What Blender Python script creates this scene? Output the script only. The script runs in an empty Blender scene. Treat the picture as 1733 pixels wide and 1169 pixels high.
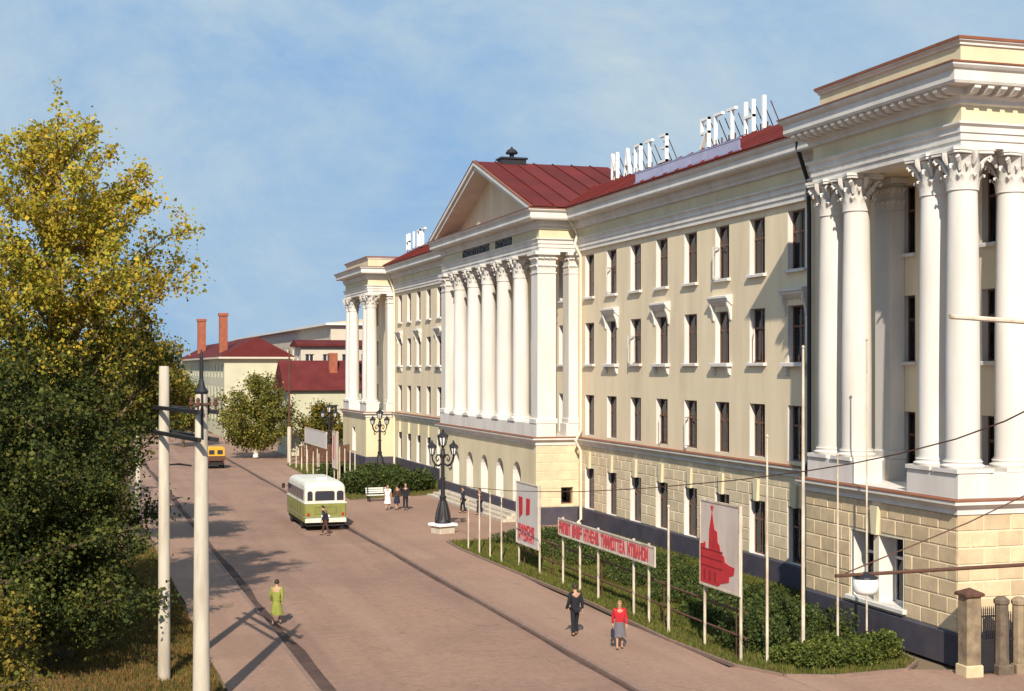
import bpy, math, random
import numpy as np
from mathutils import Vector, Matrix

random.seed(11)
RNG = np.random.default_rng(11)
SC = bpy.context.scene
COL = SC.collection
PI = math.pi

# ------------------------------------------------------------------ camera
YAW = 0.304
CAM_H = 9.3
cam_data = bpy.data.cameras.new('camera')
cam = bpy.data.objects.new('camera', cam_data)
COL.objects.link(cam)
cam.location = (0, 0, CAM_H)
cam.rotation_euler = (PI / 2, 0, -YAW)
cam_data.sensor_width = 36.0
cam_data.lens = 2400.0 / 1733.0 * 36.0
cam_data.shift_y = 37.7 / 1733.0
cam_data.clip_start = 0.5
cam_data.clip_end = 6000
SC.camera = cam

# ------------------------------------------------------------------ sun and sky
SUN_AZ = math.radians(20.0)      # the light travels this far clockwise from the street direction (+Y)
SUN_EL = math.radians(35.5)
sd = bpy.data.lights.new('sun', 'SUN')
sd.energy = 5.0
sd.angle = math.radians(0.53)
sd.color = (1.0, 0.90, 0.74)
sun = bpy.data.objects.new('sun', sd)
COL.objects.link(sun)
sun.location = (-30, -40, 60)
travel = Vector((math.sin(SUN_AZ) * math.cos(SUN_EL), math.cos(SUN_AZ) * math.cos(SUN_EL), -math.sin(SUN_EL)))
sun.rotation_euler = travel.to_track_quat('-Z', 'Y').to_euler()

W = bpy.data.worlds.new('World')
SC.world = W
W.use_nodes = True
wn, wl = W.node_tree.nodes, W.node_tree.links
wn.clear()
w_out = wn.new('ShaderNodeOutputWorld')
w_bg = wn.new('ShaderNodeBackground')
w_bg.inputs['Strength'].default_value = 0.078
sky = wn.new('ShaderNodeTexSky')
sky.sky_type = 'NISHITA'
sky.sun_disc = False
sky.sun_elevation = SUN_EL
sky.sun_rotation = PI + SUN_AZ
sky.altitude = 120
sky.air_density = 1.0
sky.dust_density = 0.25
sky.ozone_density = 4.0
# an even blue haze over the clear sky, and thin milky clouds over the whole dome
hz = wn.new('ShaderNodeMix')
hz.data_type = 'RGBA'
hz.inputs['Factor'].default_value = 0.95
hz.inputs['B'].default_value = (2.6, 4.6, 7.4, 1)
wl.new(sky.outputs['Color'], hz.inputs['A'])
tc = wn.new('ShaderNodeTexCoord')
mp = wn.new('ShaderNodeMapping')
mp.inputs['Scale'].default_value = (1.0, 1.0, 1.7)
mp.inputs['Location'].default_value = (0.43, 1.18, 4.01)
mp.inputs['Rotation'].default_value = (0, 0, 0.15)
n1 = wn.new('ShaderNodeTexNoise')
n1.inputs['Scale'].default_value = 4.0
n1.inputs['Detail'].default_value = 9
n1.inputs['Roughness'].default_value = 0.64
n1.inputs['Distortion'].default_value = 0.35
cr = wn.new('ShaderNodeValToRGB')
cr.color_ramp.elements[0].position = 0.37
cr.color_ramp.elements[0].color = (0.0, 0.0, 0.0, 1)
cr.color_ramp.elements[1].position = 0.72
cr.color_ramp.elements[1].color = (0.85, 0.85, 0.85, 1)
mx = wn.new('ShaderNodeMix')
mx.data_type = 'RGBA'
mx.inputs['B'].default_value = (6.3, 7.3, 7.4, 1)
wl.new(tc.outputs['Generated'], mp.inputs['Vector'])
wl.new(mp.outputs['Vector'], n1.inputs['Vector'])
wl.new(n1.outputs['Fac'], cr.inputs['Fac'])
wl.new(cr.outputs['Color'], mx.inputs['Factor'])
wl.new(hz.outputs['Result'], mx.inputs['A'])
wl.new(mx.outputs['Result'], w_bg.inputs['Color'])
wl.new(w_bg.outputs['Background'], w_out.inputs['Surface'])

SC.view_settings.view_transform = 'Standard'
SC.view_settings.look = 'None'
SC.view_settings.exposure = 0.35
SC.view_settings.gamma = 1.0
SC.view_settings.use_curve_mapping = False
SC.render.engine = 'CYCLES'
SC.cycles.max_bounces = 6
SC.cycles.transparent_max_bounces = 12
SC.cycles.use_denoising = True

# ------------------------------------------------------------------ materials
MATS = {}


def mat(name, col, rough=0.8, var=0.12, scale=1.5, bump=0.0, bscale=30.0, metal=0.0, spec=0.4,
        tint=None, tint_amt=0.0, tint_scale=0.25, per_object=0.0, per_island=0.0, translucent=0.0, stretch=None):
    """Procedural material: base colour broken up by two noises in world space, optional fine relief."""
    if name in MATS:
        return MATS[name]
    m = bpy.data.materials.new(name)
    m.use_nodes = True
    nt = m.node_tree
    N, L = nt.nodes, nt.links
    b = N['Principled BSDF']
    b.inputs['Roughness'].default_value = rough
    b.inputs['Metallic'].default_value = metal
    b.inputs['Specular IOR Level'].default_value = spec
    geo = N.new('ShaderNodeNewGeometry')
    vec = geo.outputs['Position']
    if stretch:
        mpn = N.new('ShaderNodeMapping')
        mpn.inputs['Scale'].default_value = stretch
        L.new(vec, mpn.inputs['Vector'])
        vec = mpn.outputs['Vector']
    nz = N.new('ShaderNodeTexNoise')
    nz.inputs['Scale'].default_value = scale
    nz.inputs['Detail'].default_value = 6
    nz.inputs['Roughness'].default_value = 0.62
    L.new(vec, nz.inputs['Vector'])
    mr = N.new('ShaderNodeMapRange')
    mr.inputs['From Min'].default_value = 0.28
    mr.inputs['From Max'].default_value = 0.72
    mr.inputs['To Min'].default_value = 1 - var
    mr.inputs['To Max'].default_value = 1 + var
    L.new(nz.outputs['Fac'], mr.inputs['Value'])
    val = mr.outputs['Result']

    def mul(a, amt, src):
        r = N.new('ShaderNodeMapRange')
        r.inputs['To Min'].default_value = 1 - amt
        r.inputs['To Max'].default_value = 1 + amt
        L.new(src, r.inputs['Value'])
        q = N.new('ShaderNodeMath')
        q.operation = 'MULTIPLY'
        L.new(a, q.inputs[0])
        L.new(r.outputs['Result'], q.inputs[1])
        return q.outputs[0]
    if per_object:
        oi = N.new('ShaderNodeObjectInfo')
        val = mul(val, per_object, oi.outputs['Random'])
    if per_island:
        val = mul(val, per_island, geo.outputs['Random Per Island'])
    base = N.new('ShaderNodeMix')
    base.data_type = 'RGBA'
    base.inputs['A'].default_value = (*col, 1)
    base.inputs['B'].default_value = (*(tint or col), 1)
    if tint and per_island:
        wn_ = N.new('ShaderNodeTexWhiteNoise')
        wn_.noise_dimensions = '1D'
        L.new(geo.outputs['Random Per Island'], wn_.inputs['W'])
        t2 = N.new('ShaderNodeTexNoise')
        t2.inputs['Scale'].default_value = tint_scale
        t2.inputs['Detail'].default_value = 3
        L.new(geo.outputs['Position'], t2.inputs['Vector'])
        ad = N.new('ShaderNodeMath')
        ad.operation = 'ADD'
        L.new(wn_.outputs['Value'], ad.inputs[0])
        L.new(t2.outputs['Fac'], ad.inputs[1])
        r2 = N.new('ShaderNodeMapRange')
        r2.inputs['From Min'].default_value = 0.75
        r2.inputs['From Max'].default_value = 1.3
        r2.inputs['To Max'].default_value = tint_amt
        L.new(ad.outputs[0], r2.inputs['Value'])
        L.new(r2.outputs['Result'], base.inputs['Factor'])
    elif tint:
        t2 = N.new('ShaderNodeTexNoise')
        t2.inputs['Scale'].default_value = tint_scale
        t2.inputs['Detail'].default_value = 5
        t2.inputs['Roughness'].default_value = 0.6
        L.new(vec, t2.inputs['Vector'])
        r2 = N.new('ShaderNodeMapRange')
        r2.inputs['From Min'].default_value = 0.42
        r2.inputs['From Max'].default_value = 0.68
        r2.inputs['To Max'].default_value = tint_amt
        L.new(t2.outputs['Fac'], r2.inputs['Value'])
        L.new(r2.outputs['Result'], base.inputs['Factor'])
    else:
        base.inputs['Factor'].default_value = 0
    vm = N.new('ShaderNodeVectorMath')
    vm.operation = 'SCALE'
    L.new(base.outputs['Result'], vm.inputs[0])
    L.new(val, vm.inputs['Scale'])
    L.new(vm.outputs['Vector'], b.inputs['Base Color'])
    if bump:
        n3 = N.new('ShaderNodeTexNoise')
        n3.inputs['Scale'].default_value = bscale
        n3.inputs['Detail'].default_value = 5
        L.new(vec, n3.inputs['Vector'])
        bp = N.new('ShaderNodeBump')
        bp.inputs['Strength'].default_value = bump
        bp.inputs['Distance'].default_value = 0.02
        L.new(n3.outputs['Fac'], bp.inputs['Height'])
        L.new(bp.outputs['Normal'], b.inputs['Normal'])
    if translucent:
        tr = N.new('ShaderNodeBsdfTranslucent')
        L.new(vm.outputs['Vector'], tr.inputs['Color'])
        ms = N.new('ShaderNodeMixShader')
        ms.inputs['Fac'].default_value = translucent
        L.new(b.outputs['BSDF'], ms.inputs[1])
        L.new(tr.outputs['BSDF'], ms.inputs[2])
        L.new(ms.outputs['Shader'], N['Material Output'].inputs['Surface'])
    MATS[name] = m
    return m


def glass_mat():
    m = bpy.data.materials.new('window_glass')
    m.use_nodes = True
    N, L = m.node_tree.nodes, m.node_tree.links
    N.remove(N['Principled BSDF'])
    tr = N.new('ShaderNodeBsdfTransparent')
    tr.inputs['Color'].default_value = (0.97, 0.98, 0.99, 1)
    gl = N.new('ShaderNodeBsdfGlossy')
    gl.inputs['Roughness'].default_value = 0.03
    gl.inputs['Color'].default_value = (0.9, 0.93, 1, 1)
    fr = N.new('ShaderNodeFresnel')
    fr.inputs['IOR'].default_value = 1.45
    geo = N.new('ShaderNodeNewGeometry')
    nz = N.new('ShaderNodeTexNoise')
    nz.inputs['Scale'].default_value = 0.9
    L.new(geo.outputs['Position'], nz.inputs['Vector'])
    bp = N.new('ShaderNodeBump')
    bp.inputs['Strength'].default_value = 0.25
    bp.inputs['Distance'].default_value = 0.05
    L.new(nz.outputs['Fac'], bp.inputs['Height'])
    L.new(bp.outputs['Normal'], gl.inputs['Normal'])
    ms = N.new('ShaderNodeMixShader')
    L.new(fr.outputs['Fac'], ms.inputs['Fac'])
    L.new(tr.outputs['BSDF'], ms.inputs[1])
    L.new(gl.outputs['BSDF'], ms.inputs[2])
    L.new(ms.outputs['Shader'], N['Material Output'].inputs['Surface'])
    return m


M_STUCCO = mat('yellow_stucco', (0.76, 0.635, 0.445), 0.9, 0.08, 0.7, 0.25, 25, tint=(0.66, 0.53, 0.375), tint_amt=0.8, tint_scale=0.9, stretch=(1, 1, 0.18))
M_STUCCO_PALE = mat('pale_yellow_stucco', (0.66, 0.575, 0.39), 0.9, 0.08, 0.7, 0.2, 25, tint=(0.56, 0.47, 0.31), tint_amt=0.7, tint_scale=0.6, stretch=(1, 1, 0.35))
M_WHITE = mat('white_limewash', (0.67, 0.64, 0.605), 0.85, 0.06, 0.9, 0.15, 18, tint=(0.54, 0.50, 0.455), tint_amt=0.75, tint_scale=0.8, stretch=(1, 1, 0.22))
M_STONE = mat('tan_block', (0.60, 0.465, 0.295), 0.9, 0.13, 2.2, 0.4, 20, per_object=0.14, tint=(0.47, 0.35, 0.22), tint_amt=0.7, tint_scale=0.9)
M_BLOCK_PALE = mat('cream_block', (0.66, 0.54, 0.37), 0.9, 0.10, 2.2, 0.3, 20, per_object=0.07, tint=(0.55, 0.43, 0.29), tint_amt=0.7, tint_scale=0.7)
M_MORTAR = mat('pale_mortar', (0.66, 0.57, 0.42), 0.95, 0.06, 3)
M_PLINTH = mat('dark_plinth_paint', (0.050, 0.046, 0.070), 0.75, 0.25, 1.2, 0.3, 12, tint=(0.09, 0.07, 0.07), tint_amt=0.6, tint_scale=0.8)
M_ROOF = mat('red_painted_sheet', (0.135, 0.022, 0.020), 0.8, 0.2, 0.8, 0.1, 6, spec=0.15, per_object=0.15, tint=(0.085, 0.019, 0.018), tint_amt=0.8, tint_scale=0.4)
M_ZINC = mat('lilac_paint', (0.30, 0.31, 0.46), 0.6, 0.15, 1.5, 0.1, 5, per_object=0.1)
M_EDGE = mat('rusty_flashing', (0.22, 0.075, 0.035), 0.6, 0.25, 2.0)
M_GLASS = glass_mat()
M_FRAME = mat('brown_window_frame', (0.16, 0.075, 0.045), 0.6, 0.15, 3)
M_FRAME_W = mat('white_window_frame', (0.62, 0.58, 0.55), 0.6, 0.1, 3)
M_CURTAIN = mat('pale_curtain', (0.84, 0.78, 0.77), 0.95, 0.12, 6, per_object=0.12, stretch=(8, 8, 0.4))
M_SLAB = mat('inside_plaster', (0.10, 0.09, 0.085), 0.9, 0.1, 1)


def ground_mat(name, col, dark, light, track_x=None):
    """worn paving: broad patches, fine grit, cracks, oil spots and wheel tracks worn along the road"""
    m = mat(name, col, 0.93, 0.17, 5.0, 0.5, 40, tint=dark, tint_amt=0.75, tint_scale=0.14)
    N, L = m.node_tree.nodes, m.node_tree.links
    b = N['Principled BSDF']
    src = b.inputs['Base Color'].links[0].from_socket
    geo = N.new('ShaderNodeNewGeometry')

    def blend(a, fac, c, mode='MIX'):
        x = N.new('ShaderNodeMix')
        x.data_type = 'RGBA'
        x.blend_type = mode
        L.new(fac, x.inputs['Factor'])
        L.new(a, x.inputs['A'])
        x.inputs['B'].default_value = (*c, 1)
        return x.outputs['Result']

    def ramp(v, lo, hi, a=0.0, c=1.0):
        q = N.new('ShaderNodeMapRange')
        q.inputs['From Min'].default_value = lo
        q.inputs['From Max'].default_value = hi
        q.inputs['To Min'].default_value = a
        q.inputs['To Max'].default_value = c
        L.new(v, q.inputs['Value'])
        return q.outputs['Result']

    def noise(sc, stretch=(1, 1, 1), det=5, dist=0.0):
        mpn = N.new('ShaderNodeMapping')
        mpn.inputs['Scale'].default_value = stretch
        L.new(geo.outputs['Position'], mpn.inputs['Vector'])
        q = N.new('ShaderNodeTexNoise')
        q.inputs['Scale'].default_value = sc
        q.inputs['Detail'].default_value = det
        q.inputs['Distortion'].default_value = dist
        L.new(mpn.outputs['Vector'], q.inputs['Vector'])
        return q.outputs['Fac']
    out = blend(src, ramp(noise(1.0, (0.9, 0.05, 1)), 0.50, 0.70, 0, 0.55), dark)       # long worn tracks
    out = blend(out, ramp(noise(1.0, (0.5, 0.03, 1), 3), 0.55, 0.72, 0, 0.45), light)      # dusty strips
    vo = N.new('ShaderNodeTexVoronoi')
    vo.feature = 'DISTANCE_TO_EDGE'
    vo.inputs['Scale'].default_value = 0.22
    wv = N.new('ShaderNodeVectorMath')
    wv.operation = 'ADD'
    nv = N.new('ShaderNodeTexNoise')
    nv.inputs['Scale'].default_value = 0.8
    nv.inputs['Detail'].default_value = 6
    L.new(geo.outputs['Position'], nv.inputs['Vector'])
    sc_ = N.new('ShaderNodeVectorMath')
    sc_.operation = 'SCALE'
    sc_.inputs['Scale'].default_value = 2.2
    L.new(nv.outputs['Color'], sc_.inputs[0])
    L.new(geo.outputs['Position'], wv.inputs[0])
    L.new(sc_.outputs['Vector'], wv.inputs[1])
    L.new(wv.outputs['Vector'], vo.inputs['Vector'])
    crack = ramp(vo.outputs['Distance'], 0.0, 0.012, 1.0, 0.0)
    mask = N.new('ShaderNodeMath')
    mask.operation = 'MULTIPLY'
    L.new(crack, mask.inputs[0])
    L.new(ramp(noise(0.25), 0.5, 0.6, 0.0, 0.4), mask.inputs[1])
    out = blend(out, mask.outputs[0], tuple(c * 0.4 for c in dark))
    out = blend(out, ramp(noise(1.7, det=2), 0.70, 0.78, 0, 0.5), tuple(c * 0.6 for c in dark))    # spots
    # rectangular repair patches
    bk = N.new('ShaderNodeTexVoronoi')
    bk.distance = 'CHEBYCHEV'
    bk.inputs['Scale'].default_value = 0.12
    bk.inputs['Randomness'].default_value = 0.9
    L.new(geo.outputs['Position'], bk.inputs['Vector'])
    hs = N.new('ShaderNodeSeparateColor')
    L.new(bk.outputs['Color'], hs.inputs['Color'])
    pm = N.new('ShaderNodeMath')
    pm.operation = 'MULTIPLY'
    L.new(ramp(bk.outputs['Distance'], 0.24, 0.245, 1, 0), pm.inputs[0])
    L.new(ramp(hs.outputs['Red'], 0.66, 0.67, 0, 0.4), pm.inputs[1])
    out = blend(out, pm.outputs[0], dark)
    L.new(out, b.inputs['Base Color'])
    return m


M_ASPHALT = ground_mat('dusty_asphalt', (0.292, 0.176, 0.126), (0.205, 0.122, 0.094), (0.36, 0.245, 0.18))
M_PAVE = ground_mat('worn_pavement', (0.315, 0.194, 0.140), (0.24, 0.146, 0.110), (0.37, 0.25, 0.18))
M_GUTTER = mat('gutter_dirt', (0.062, 0.033, 0.027), 0.97, 0.25, 1.6, 0.3, 40, tint=(0.15, 0.092, 0.07), tint_amt=0.6, tint_scale=0.5)
M_KERB = mat('kerb_stone', (0.23, 0.15, 0.12), 0.92, 0.15, 2.5, 0.3, 25)
M_SOIL = mat('soil_and_turf', (0.10, 0.085, 0.03), 0.98, 0.25, 1.5, 0.6, 18, tint=(0.23, 0.13, 0.06), tint_amt=0.9, tint_scale=0.35)
M_GROUND = mat('dry_earth', (0.20, 0.145, 0.095), 0.97, 0.2, 0.2, tint=(0.09, 0.10, 0.04), tint_amt=0.8, tint_scale=0.05)
M_GRASS = mat('grass_blades', (0.085, 0.115, 0.022), 0.8, 0.15, 0.7, spec=0.15, per_island=0.35, tint=(0.20, 0.17, 0.045), tint_amt=0.8, tint_scale=0.5, translucent=0.3)
M_GRASS_DRY = mat('dry_grass_blades', (0.11, 0.11, 0.028), 0.8, 0.15, 0.7, spec=0.15, per_island=0.35, tint=(0.27, 0.14, 0.05), tint_amt=0.9, tint_scale=0.5, translucent=0.3)
M_LEAF_GOLD = mat('gold_green_leaf', (0.33, 0.325, 0.045), 0.65, 0.12, 0.9, spec=0.15, per_island=0.4, tint=(0.56, 0.37, 0.04), tint_amt=0.9, tint_scale=0.5, translucent=0.4)
M_LEAF_DARK = mat('dark_leaf', (0.034, 0.054, 0.015), 0.6, 0.2, 0.7, spec=0.15, per_island=0.45, tint=(0.13, 0.13, 0.026), tint_amt=0.85, tint_scale=0.6, translucent=0.3)
M_LEAF_MIX = mat('yellowing_leaf', (0.085, 0.095, 0.018), 0.65, 0.2, 0.7, spec=0.15, per_island=0.45, tint=(0.26, 0.18, 0.03), tint_amt=0.9, tint_scale=0.5, translucent=0.3)
M_LEAF_DEEP = mat('deep_green_leaf', (0.045, 0.066, 0.016), 0.65, 0.2, 0.7, spec=0.15, per_island=0.45, tint=(0.15, 0.13, 0.025), tint_amt=0.85, tint_scale=0.5, translucent=0.3)
M_LEAF_FAR = mat('olive_leaf', (0.10, 0.118, 0.028), 0.65, 0.2, 0.5, spec=0.15, per_island=0.4, tint=(0.27, 0.22, 0.04), tint_amt=0.9, tint_scale=0.35, translucent=0.3)
M_LEAF_HEDGE = mat('hedge_leaf', (0.042, 0.068, 0.020), 0.6, 0.2, 0.9, spec=0.15, per_island=0.5, tint=(0.10, 0.105, 0.022), tint_amt=0.6, tint_scale=0.8, translucent=0.2)
M_LEAF_BUSH = mat('bush_leaf', (0.065, 0.095, 0.022), 0.6, 0.2, 0.9, spec=0.15, per_island=0.5, tint=(0.17, 0.175, 0.035), tint_amt=0.8, tint_scale=0.8, translucent=0.25)
M_BARK = mat('bark', (0.10, 0.07, 0.045), 0.95, 0.3, 4, 0.6, 14, stretch=(3, 3, 0.5))
M_BARK_PALE = mat('pale_bark', (0.20, 0.14, 0.085), 0.9, 0.3, 3, 0.5, 14, stretch=(2, 2, 0.6))
M_LIME = mat('limewashed_bark', (0.74, 0.70, 0.64), 0.9, 0.1, 3, 0.3, 12)
M_CONC = mat('concrete_pole', (0.53, 0.47, 0.385), 0.9, 0.16, 1.2, 0.35, 25, tint=(0.33, 0.27, 0.21), tint_amt=0.75, tint_scale=1.6, stretch=(2, 2, 0.3))
M_IRON = mat('black_iron', (0.020, 0.018, 0.022), 0.5, 0.2, 4)
M_RUST = mat('rusted_iron', (0.10, 0.045, 0.028), 0.8, 0.3, 5)
M_POST = mat('white_post_paint', (0.60, 0.53, 0.43), 0.7, 0.2, 3, tint=(0.38, 0.28, 0.19), tint_amt=0.8, tint_scale=2.5, stretch=(1, 1, 0.5))
M_BOARD = mat('board_paint', (0.60, 0.51, 0.46), 0.8, 0.1, 1.6, tint=(0.48, 0.38, 0.33), tint_amt=0.7, tint_scale=1.3, stretch=(1, 1, 0.4))
M_BOARD_G = mat('grey_board_paint', (0.55, 0.52, 0.50), 0.8, 0.08, 1.6)
M_RED = mat('red_poster_paint', (0.48, 0.028, 0.035), 0.7, 0.15, 2.5)
M_RED_PALE = mat('faded_red_lettering', (0.52, 0.075, 0.085), 0.75, 0.15, 2.5)
M_LETTER = mat('white_letter_enamel', (0.86, 0.86, 0.83), 0.5, 0.04, 3)
M_DARKSIGN = mat('dark_letter_metal', (0.035, 0.025, 0.025), 0.5, 0.1, 3)
M_PIPE = mat('cream_pipe_paint', (0.70, 0.63, 0.50), 0.6, 0.08, 3)
M_BUS_G = mat('bus_green_enamel', (0.235, 0.245, 0.06), 0.42, 0.12, 1.5, spec=0.5, tint=(0.15, 0.14, 0.06), tint_amt=0.6, tint_scale=1.2)
M_BUS_W = mat('bus_cream_enamel', (0.68, 0.66, 0.58), 0.42, 0.08, 1.5, spec=0.5, tint=(0.50, 0.46, 0.38), tint_amt=0.6, tint_scale=1.0)
M_RUBBER = mat('tyre_rubber', (0.018, 0.017, 0.018), 0.85, 0.1, 5)
M_CHROME = mat('bus_bumper_metal', (0.6, 0.6, 0.6), 0.35, 0.05, 3, metal=0.7)
M_LENS = mat('red_lens', (0.35, 0.02, 0.02), 0.3, 0.05, 3)
M_YELLOW = mat('yellow_vehicle_enamel', (0.62, 0.33, 0.03), 0.45, 0.1, 2)
M_DARKGLASS = mat('dark_glazing', (0.03, 0.035, 0.05), 0.12, 0.1, 2, spec=0.6)
M_BRICK = mat('red_brick', (0.30, 0.095, 0.055), 0.92, 0.25, 2.0, 0.3, 15)
M_HOUSE_W = mat('house_limewash', (0.50, 0.48, 0.36), 0.9, 0.08, 0.5)
M_HOUSE_P = mat('house_pale_plaster', (0.54, 0.48, 0.40), 0.9, 0.08, 0.5)
M_HOUSE_T = mat('house_tan_plaster', (0.55, 0.44, 0.30), 0.9, 0.1, 0.5)
M_ROOF_FAR = mat('far_red_roof', (0.115, 0.024, 0.024), 0.85, 0.25, 0.6, spec=0.1)
M_ROOF_PALE = mat('far_pale_roof', (0.66, 0.66, 0.64), 0.7, 0.1, 0.5)
M_LAMPGLASS = mat('opal_lamp_bowl', (0.80, 0.80, 0.77), 0.25, 0.03, 3)
M_WOOD = mat('bench_paint', (0.66, 0.66, 0.62), 0.7, 0.1, 4)
M_SKIN = mat('skin', (0.46, 0.26, 0.17), 0.6, 0.06, 8)
M_HAIR_D = mat('dark_hair', (0.03, 0.02, 0.015), 0.6, 0.2, 20)
M_HAIR_B = mat('fair_hair', (0.30, 0.20, 0.07), 0.6, 0.2, 20)
M_SHOE = mat('shoe_leather', (0.05, 0.03, 0.025), 0.5, 0.1, 8)


def cloth(name, col):
    return mat(name, col, 0.9, 0.15, 6, 0.2, 30)


# ------------------------------------------------------------------ mesh helpers
class MB:
    def __init__(s):
        s.v = []
        s.f = []

    def add(s, verts, faces):
        o = len(s.v)
        s.v += [tuple(p) for p in verts]
        s.f += [tuple(i + o for i in f) for f in faces]
        return s

    def box(s, x0, x1, y0, y1, z0, z1):
        v = [(x, y, z) for z in (z0, z1) for y in (y0, y1) for x in (x0, x1)]
        return s.add(v, [(0, 2, 3, 1), (4, 5, 7, 6), (0, 1, 5, 4), (2, 6, 7, 3), (0, 4, 6, 2), (1, 3, 7, 5)])

    def cbox(s, x0, x1, y0, y1, z0, z1, c=0.02):
        """box with its vertical and top edges chamfered"""
        def ring(e, z):
            return [(x0 + e + c, y0 + e, z), (x1 - e - c, y0 + e, z), (x1 - e, y0 + e + c, z), (x1 - e, y1 - e - c, z),
                    (x1 - e - c, y1 - e, z), (x0 + e + c, y1 - e, z), (x0 + e, y1 - e - c, z), (x0 + e, y0 + e + c, z)]
        v = ring(0, z0) + ring(0, z1 - c) + ring(c, z1)
        f = [tuple(range(7, -1, -1)), tuple(range(16, 24))]
        for k in (0, 8):
            for i in range(8):
                j = (i + 1) % 8
                f.append((k + i, k + j, k + 8 + j, k + 8 + i))
        return s.add(v, f)

    def quad(s, a, b, c, d):
        return s.add([a, b, c, d], [(0, 1, 2, 3)])

    def prism(s, poly, axis, a0, a1):
        """poly: 2-D points in the two remaining axes (in x,y,z order), extruded along axis"""
        n = len(poly)

        def P(p, a):
            if axis == 'x':
                return (a, p[0], p[1])
            if axis == 'y':
                return (p[0], a, p[1])
            return (p[0], p[1], a)
        v = [P(p, a0) for p in poly] + [P(p, a1) for p in poly]
        f = [tuple(range(n - 1, -1, -1)), tuple(range(n, 2 * n))]
        f += [(i, (i + 1) % n, n + (i + 1) % n, n + i) for i in range(n)]
        return s.add(v, f)

    def lathe(s, prof, n=16, cx=0, cy=0, cap=True):
        v = []
        for r, z in prof:
            for i in range(n):
                a = 2 * PI * i / n
                v.append((cx + r * math.cos(a), cy + r * math.sin(a), z))
        f = []
        for k in range(len(prof) - 1):
            for i in range(n):
                j = (i + 1) % n
                f.append((k * n + i, k * n + j, (k + 1) * n + j, (k + 1) * n + i))
        if cap:
            f.append(tuple(range(n - 1, -1, -1)))
            f.append(tuple(range((len(prof) - 1) * n, len(prof) * n)))
        return s.add(v, f)

    def tube(s, pts, rad, n=6):
        pts = [Vector(p) for p in pts]
        if not hasattr(rad, '__len__'):
            rad = [rad] * len(pts)
        rings = []
        up = Vector((0.123, 0.271, 0.955)).normalized()
        for i, p in enumerate(pts):
            t = (pts[min(i + 1, len(pts) - 1)] - pts[max(i - 1, 0)])
            if t.length < 1e-9:
                t = Vector((0, 0, 1))
            t.normalize()
            a = t.cross(up)
            if a.length < 1e-3:
                a = t.cross(Vector((1, 0, 0)))
            a.normalize()
            b = t.cross(a)
            rings.append([p + (a * math.cos(2 * PI * k / n) + b * math.sin(2 * PI * k / n)) * rad[i] for k in range(n)])
        v = [q for r in rings for q in r]
        f = []
        for i in range(len(pts) - 1):
            for k in range(n):
                j = (k + 1) % n
                f.append((i * n + k, i * n + j, (i + 1) * n + j, (i + 1) * n + k))
        f.append(tuple(range(n - 1, -1, -1)))
        f.append(tuple(range((len(pts) - 1) * n, len(pts) * n)))
        return s.add(v, f)

    def bar(s, a, b, w, d=None):
        """rectangular bar between two points"""
        d = d or w
        a, b = Vector(a), Vector(b)
        t = (b - a).normalized()
        u = t.cross(Vector((0, 0, 1)))
        if u.length < 1e-3:
            u = Vector((1, 0, 0))
        u.normalize()
        q = u.cross(t)
        v = []
        for p in (a, b):
            for su, sq in ((-1, -1), (1, -1), (1, 1), (-1, 1)):
                v.append(p + u * su * w / 2 + q * sq * d / 2)
        return s.add(v, [(3, 2, 1, 0), (4, 5, 6, 7), (0, 1, 5, 4), (1, 2, 6, 5), (2, 3, 7, 6), (3, 0, 4, 7)])

    def sweep(s, path, prof):
        """profile (outward offset, z) carried along a plan path with mitred corners; outward is left of travel"""
        P = [Vector((p[0], p[1])) for p in path]
        nn = []
        for i in range(len(P) - 1):
            d = (P[i + 1] - P[i]).normalized()
            nn.append(Vector((-d.y, d.x)))
        v = []
        for i, p in enumerate(P):
            if i == 0:
                o = nn[0]
            elif i == len(P) - 1:
                o = nn[-1]
            else:
                o = (nn[i - 1] + nn[i]) / (1 + nn[i - 1].dot(nn[i]))
            for off, z in prof:
                v.append((p.x + o.x * off, p.y + o.y * off, z))
        m = len(prof)
        f = []
        for i in range(len(P) - 1):
            for k in range(m - 1):
                f.append((i * m + k, (i + 1) * m + k, (i + 1) * m + k + 1, i * m + k + 1))
        return s.add(v, f)

    def mesh(s, name, m=None, smooth=False):
        me = bpy.data.meshes.new(name)
        me.from_pydata(s.v, [], s.f)
        if m:
            me.materials.append(m)
        if smooth:
            me.polygons.foreach_set('use_smooth', [True] * len(me.polygons))
        me.update()
        return me

    def build(s, name, m, parent=None, loc=None, smooth=False, rz=0):
        return put(name, s.mesh(name, m, smooth), parent, loc, rz)


def put(name, me, parent=None, loc=None, rz=0, scale=None):
    o = bpy.data.objects.new(name, me)
    COL.objects.link(o)
    if loc is not None:
        o.location = loc
    if rz:
        o.rotation_euler = (0, 0, rz)
    if scale is not None:
        o.scale = scale
    if parent is not None:
        o.parent = parent
    return o


def smooth_by_angle(me, ang=40):
    try:
        me.polygons.foreach_set('use_smooth', [True] * len(me.polygons))
        me.set_sharp_from_angle(angle=math.radians(ang))
    except Exception:
        pass
    return me


def tag(o, label, cat, group=None, kind=None):
    o['label'] = label
    o['category'] = cat
    if group:
        o['group'] = group
    if kind:
        o['kind'] = kind
    return o


def thing(name, label, cat, loc=(0, 0, 0), rz=0, group=None):
    o = bpy.data.objects.new(name, None)
    o.empty_display_size = 0.3
    COL.objects.link(o)
    o.location = loc
    o.rotation_euler = (0, 0, rz)
    return tag(o, label, cat, group)


def struct(o):
    o['kind'] = 'structure'
    return o


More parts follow.
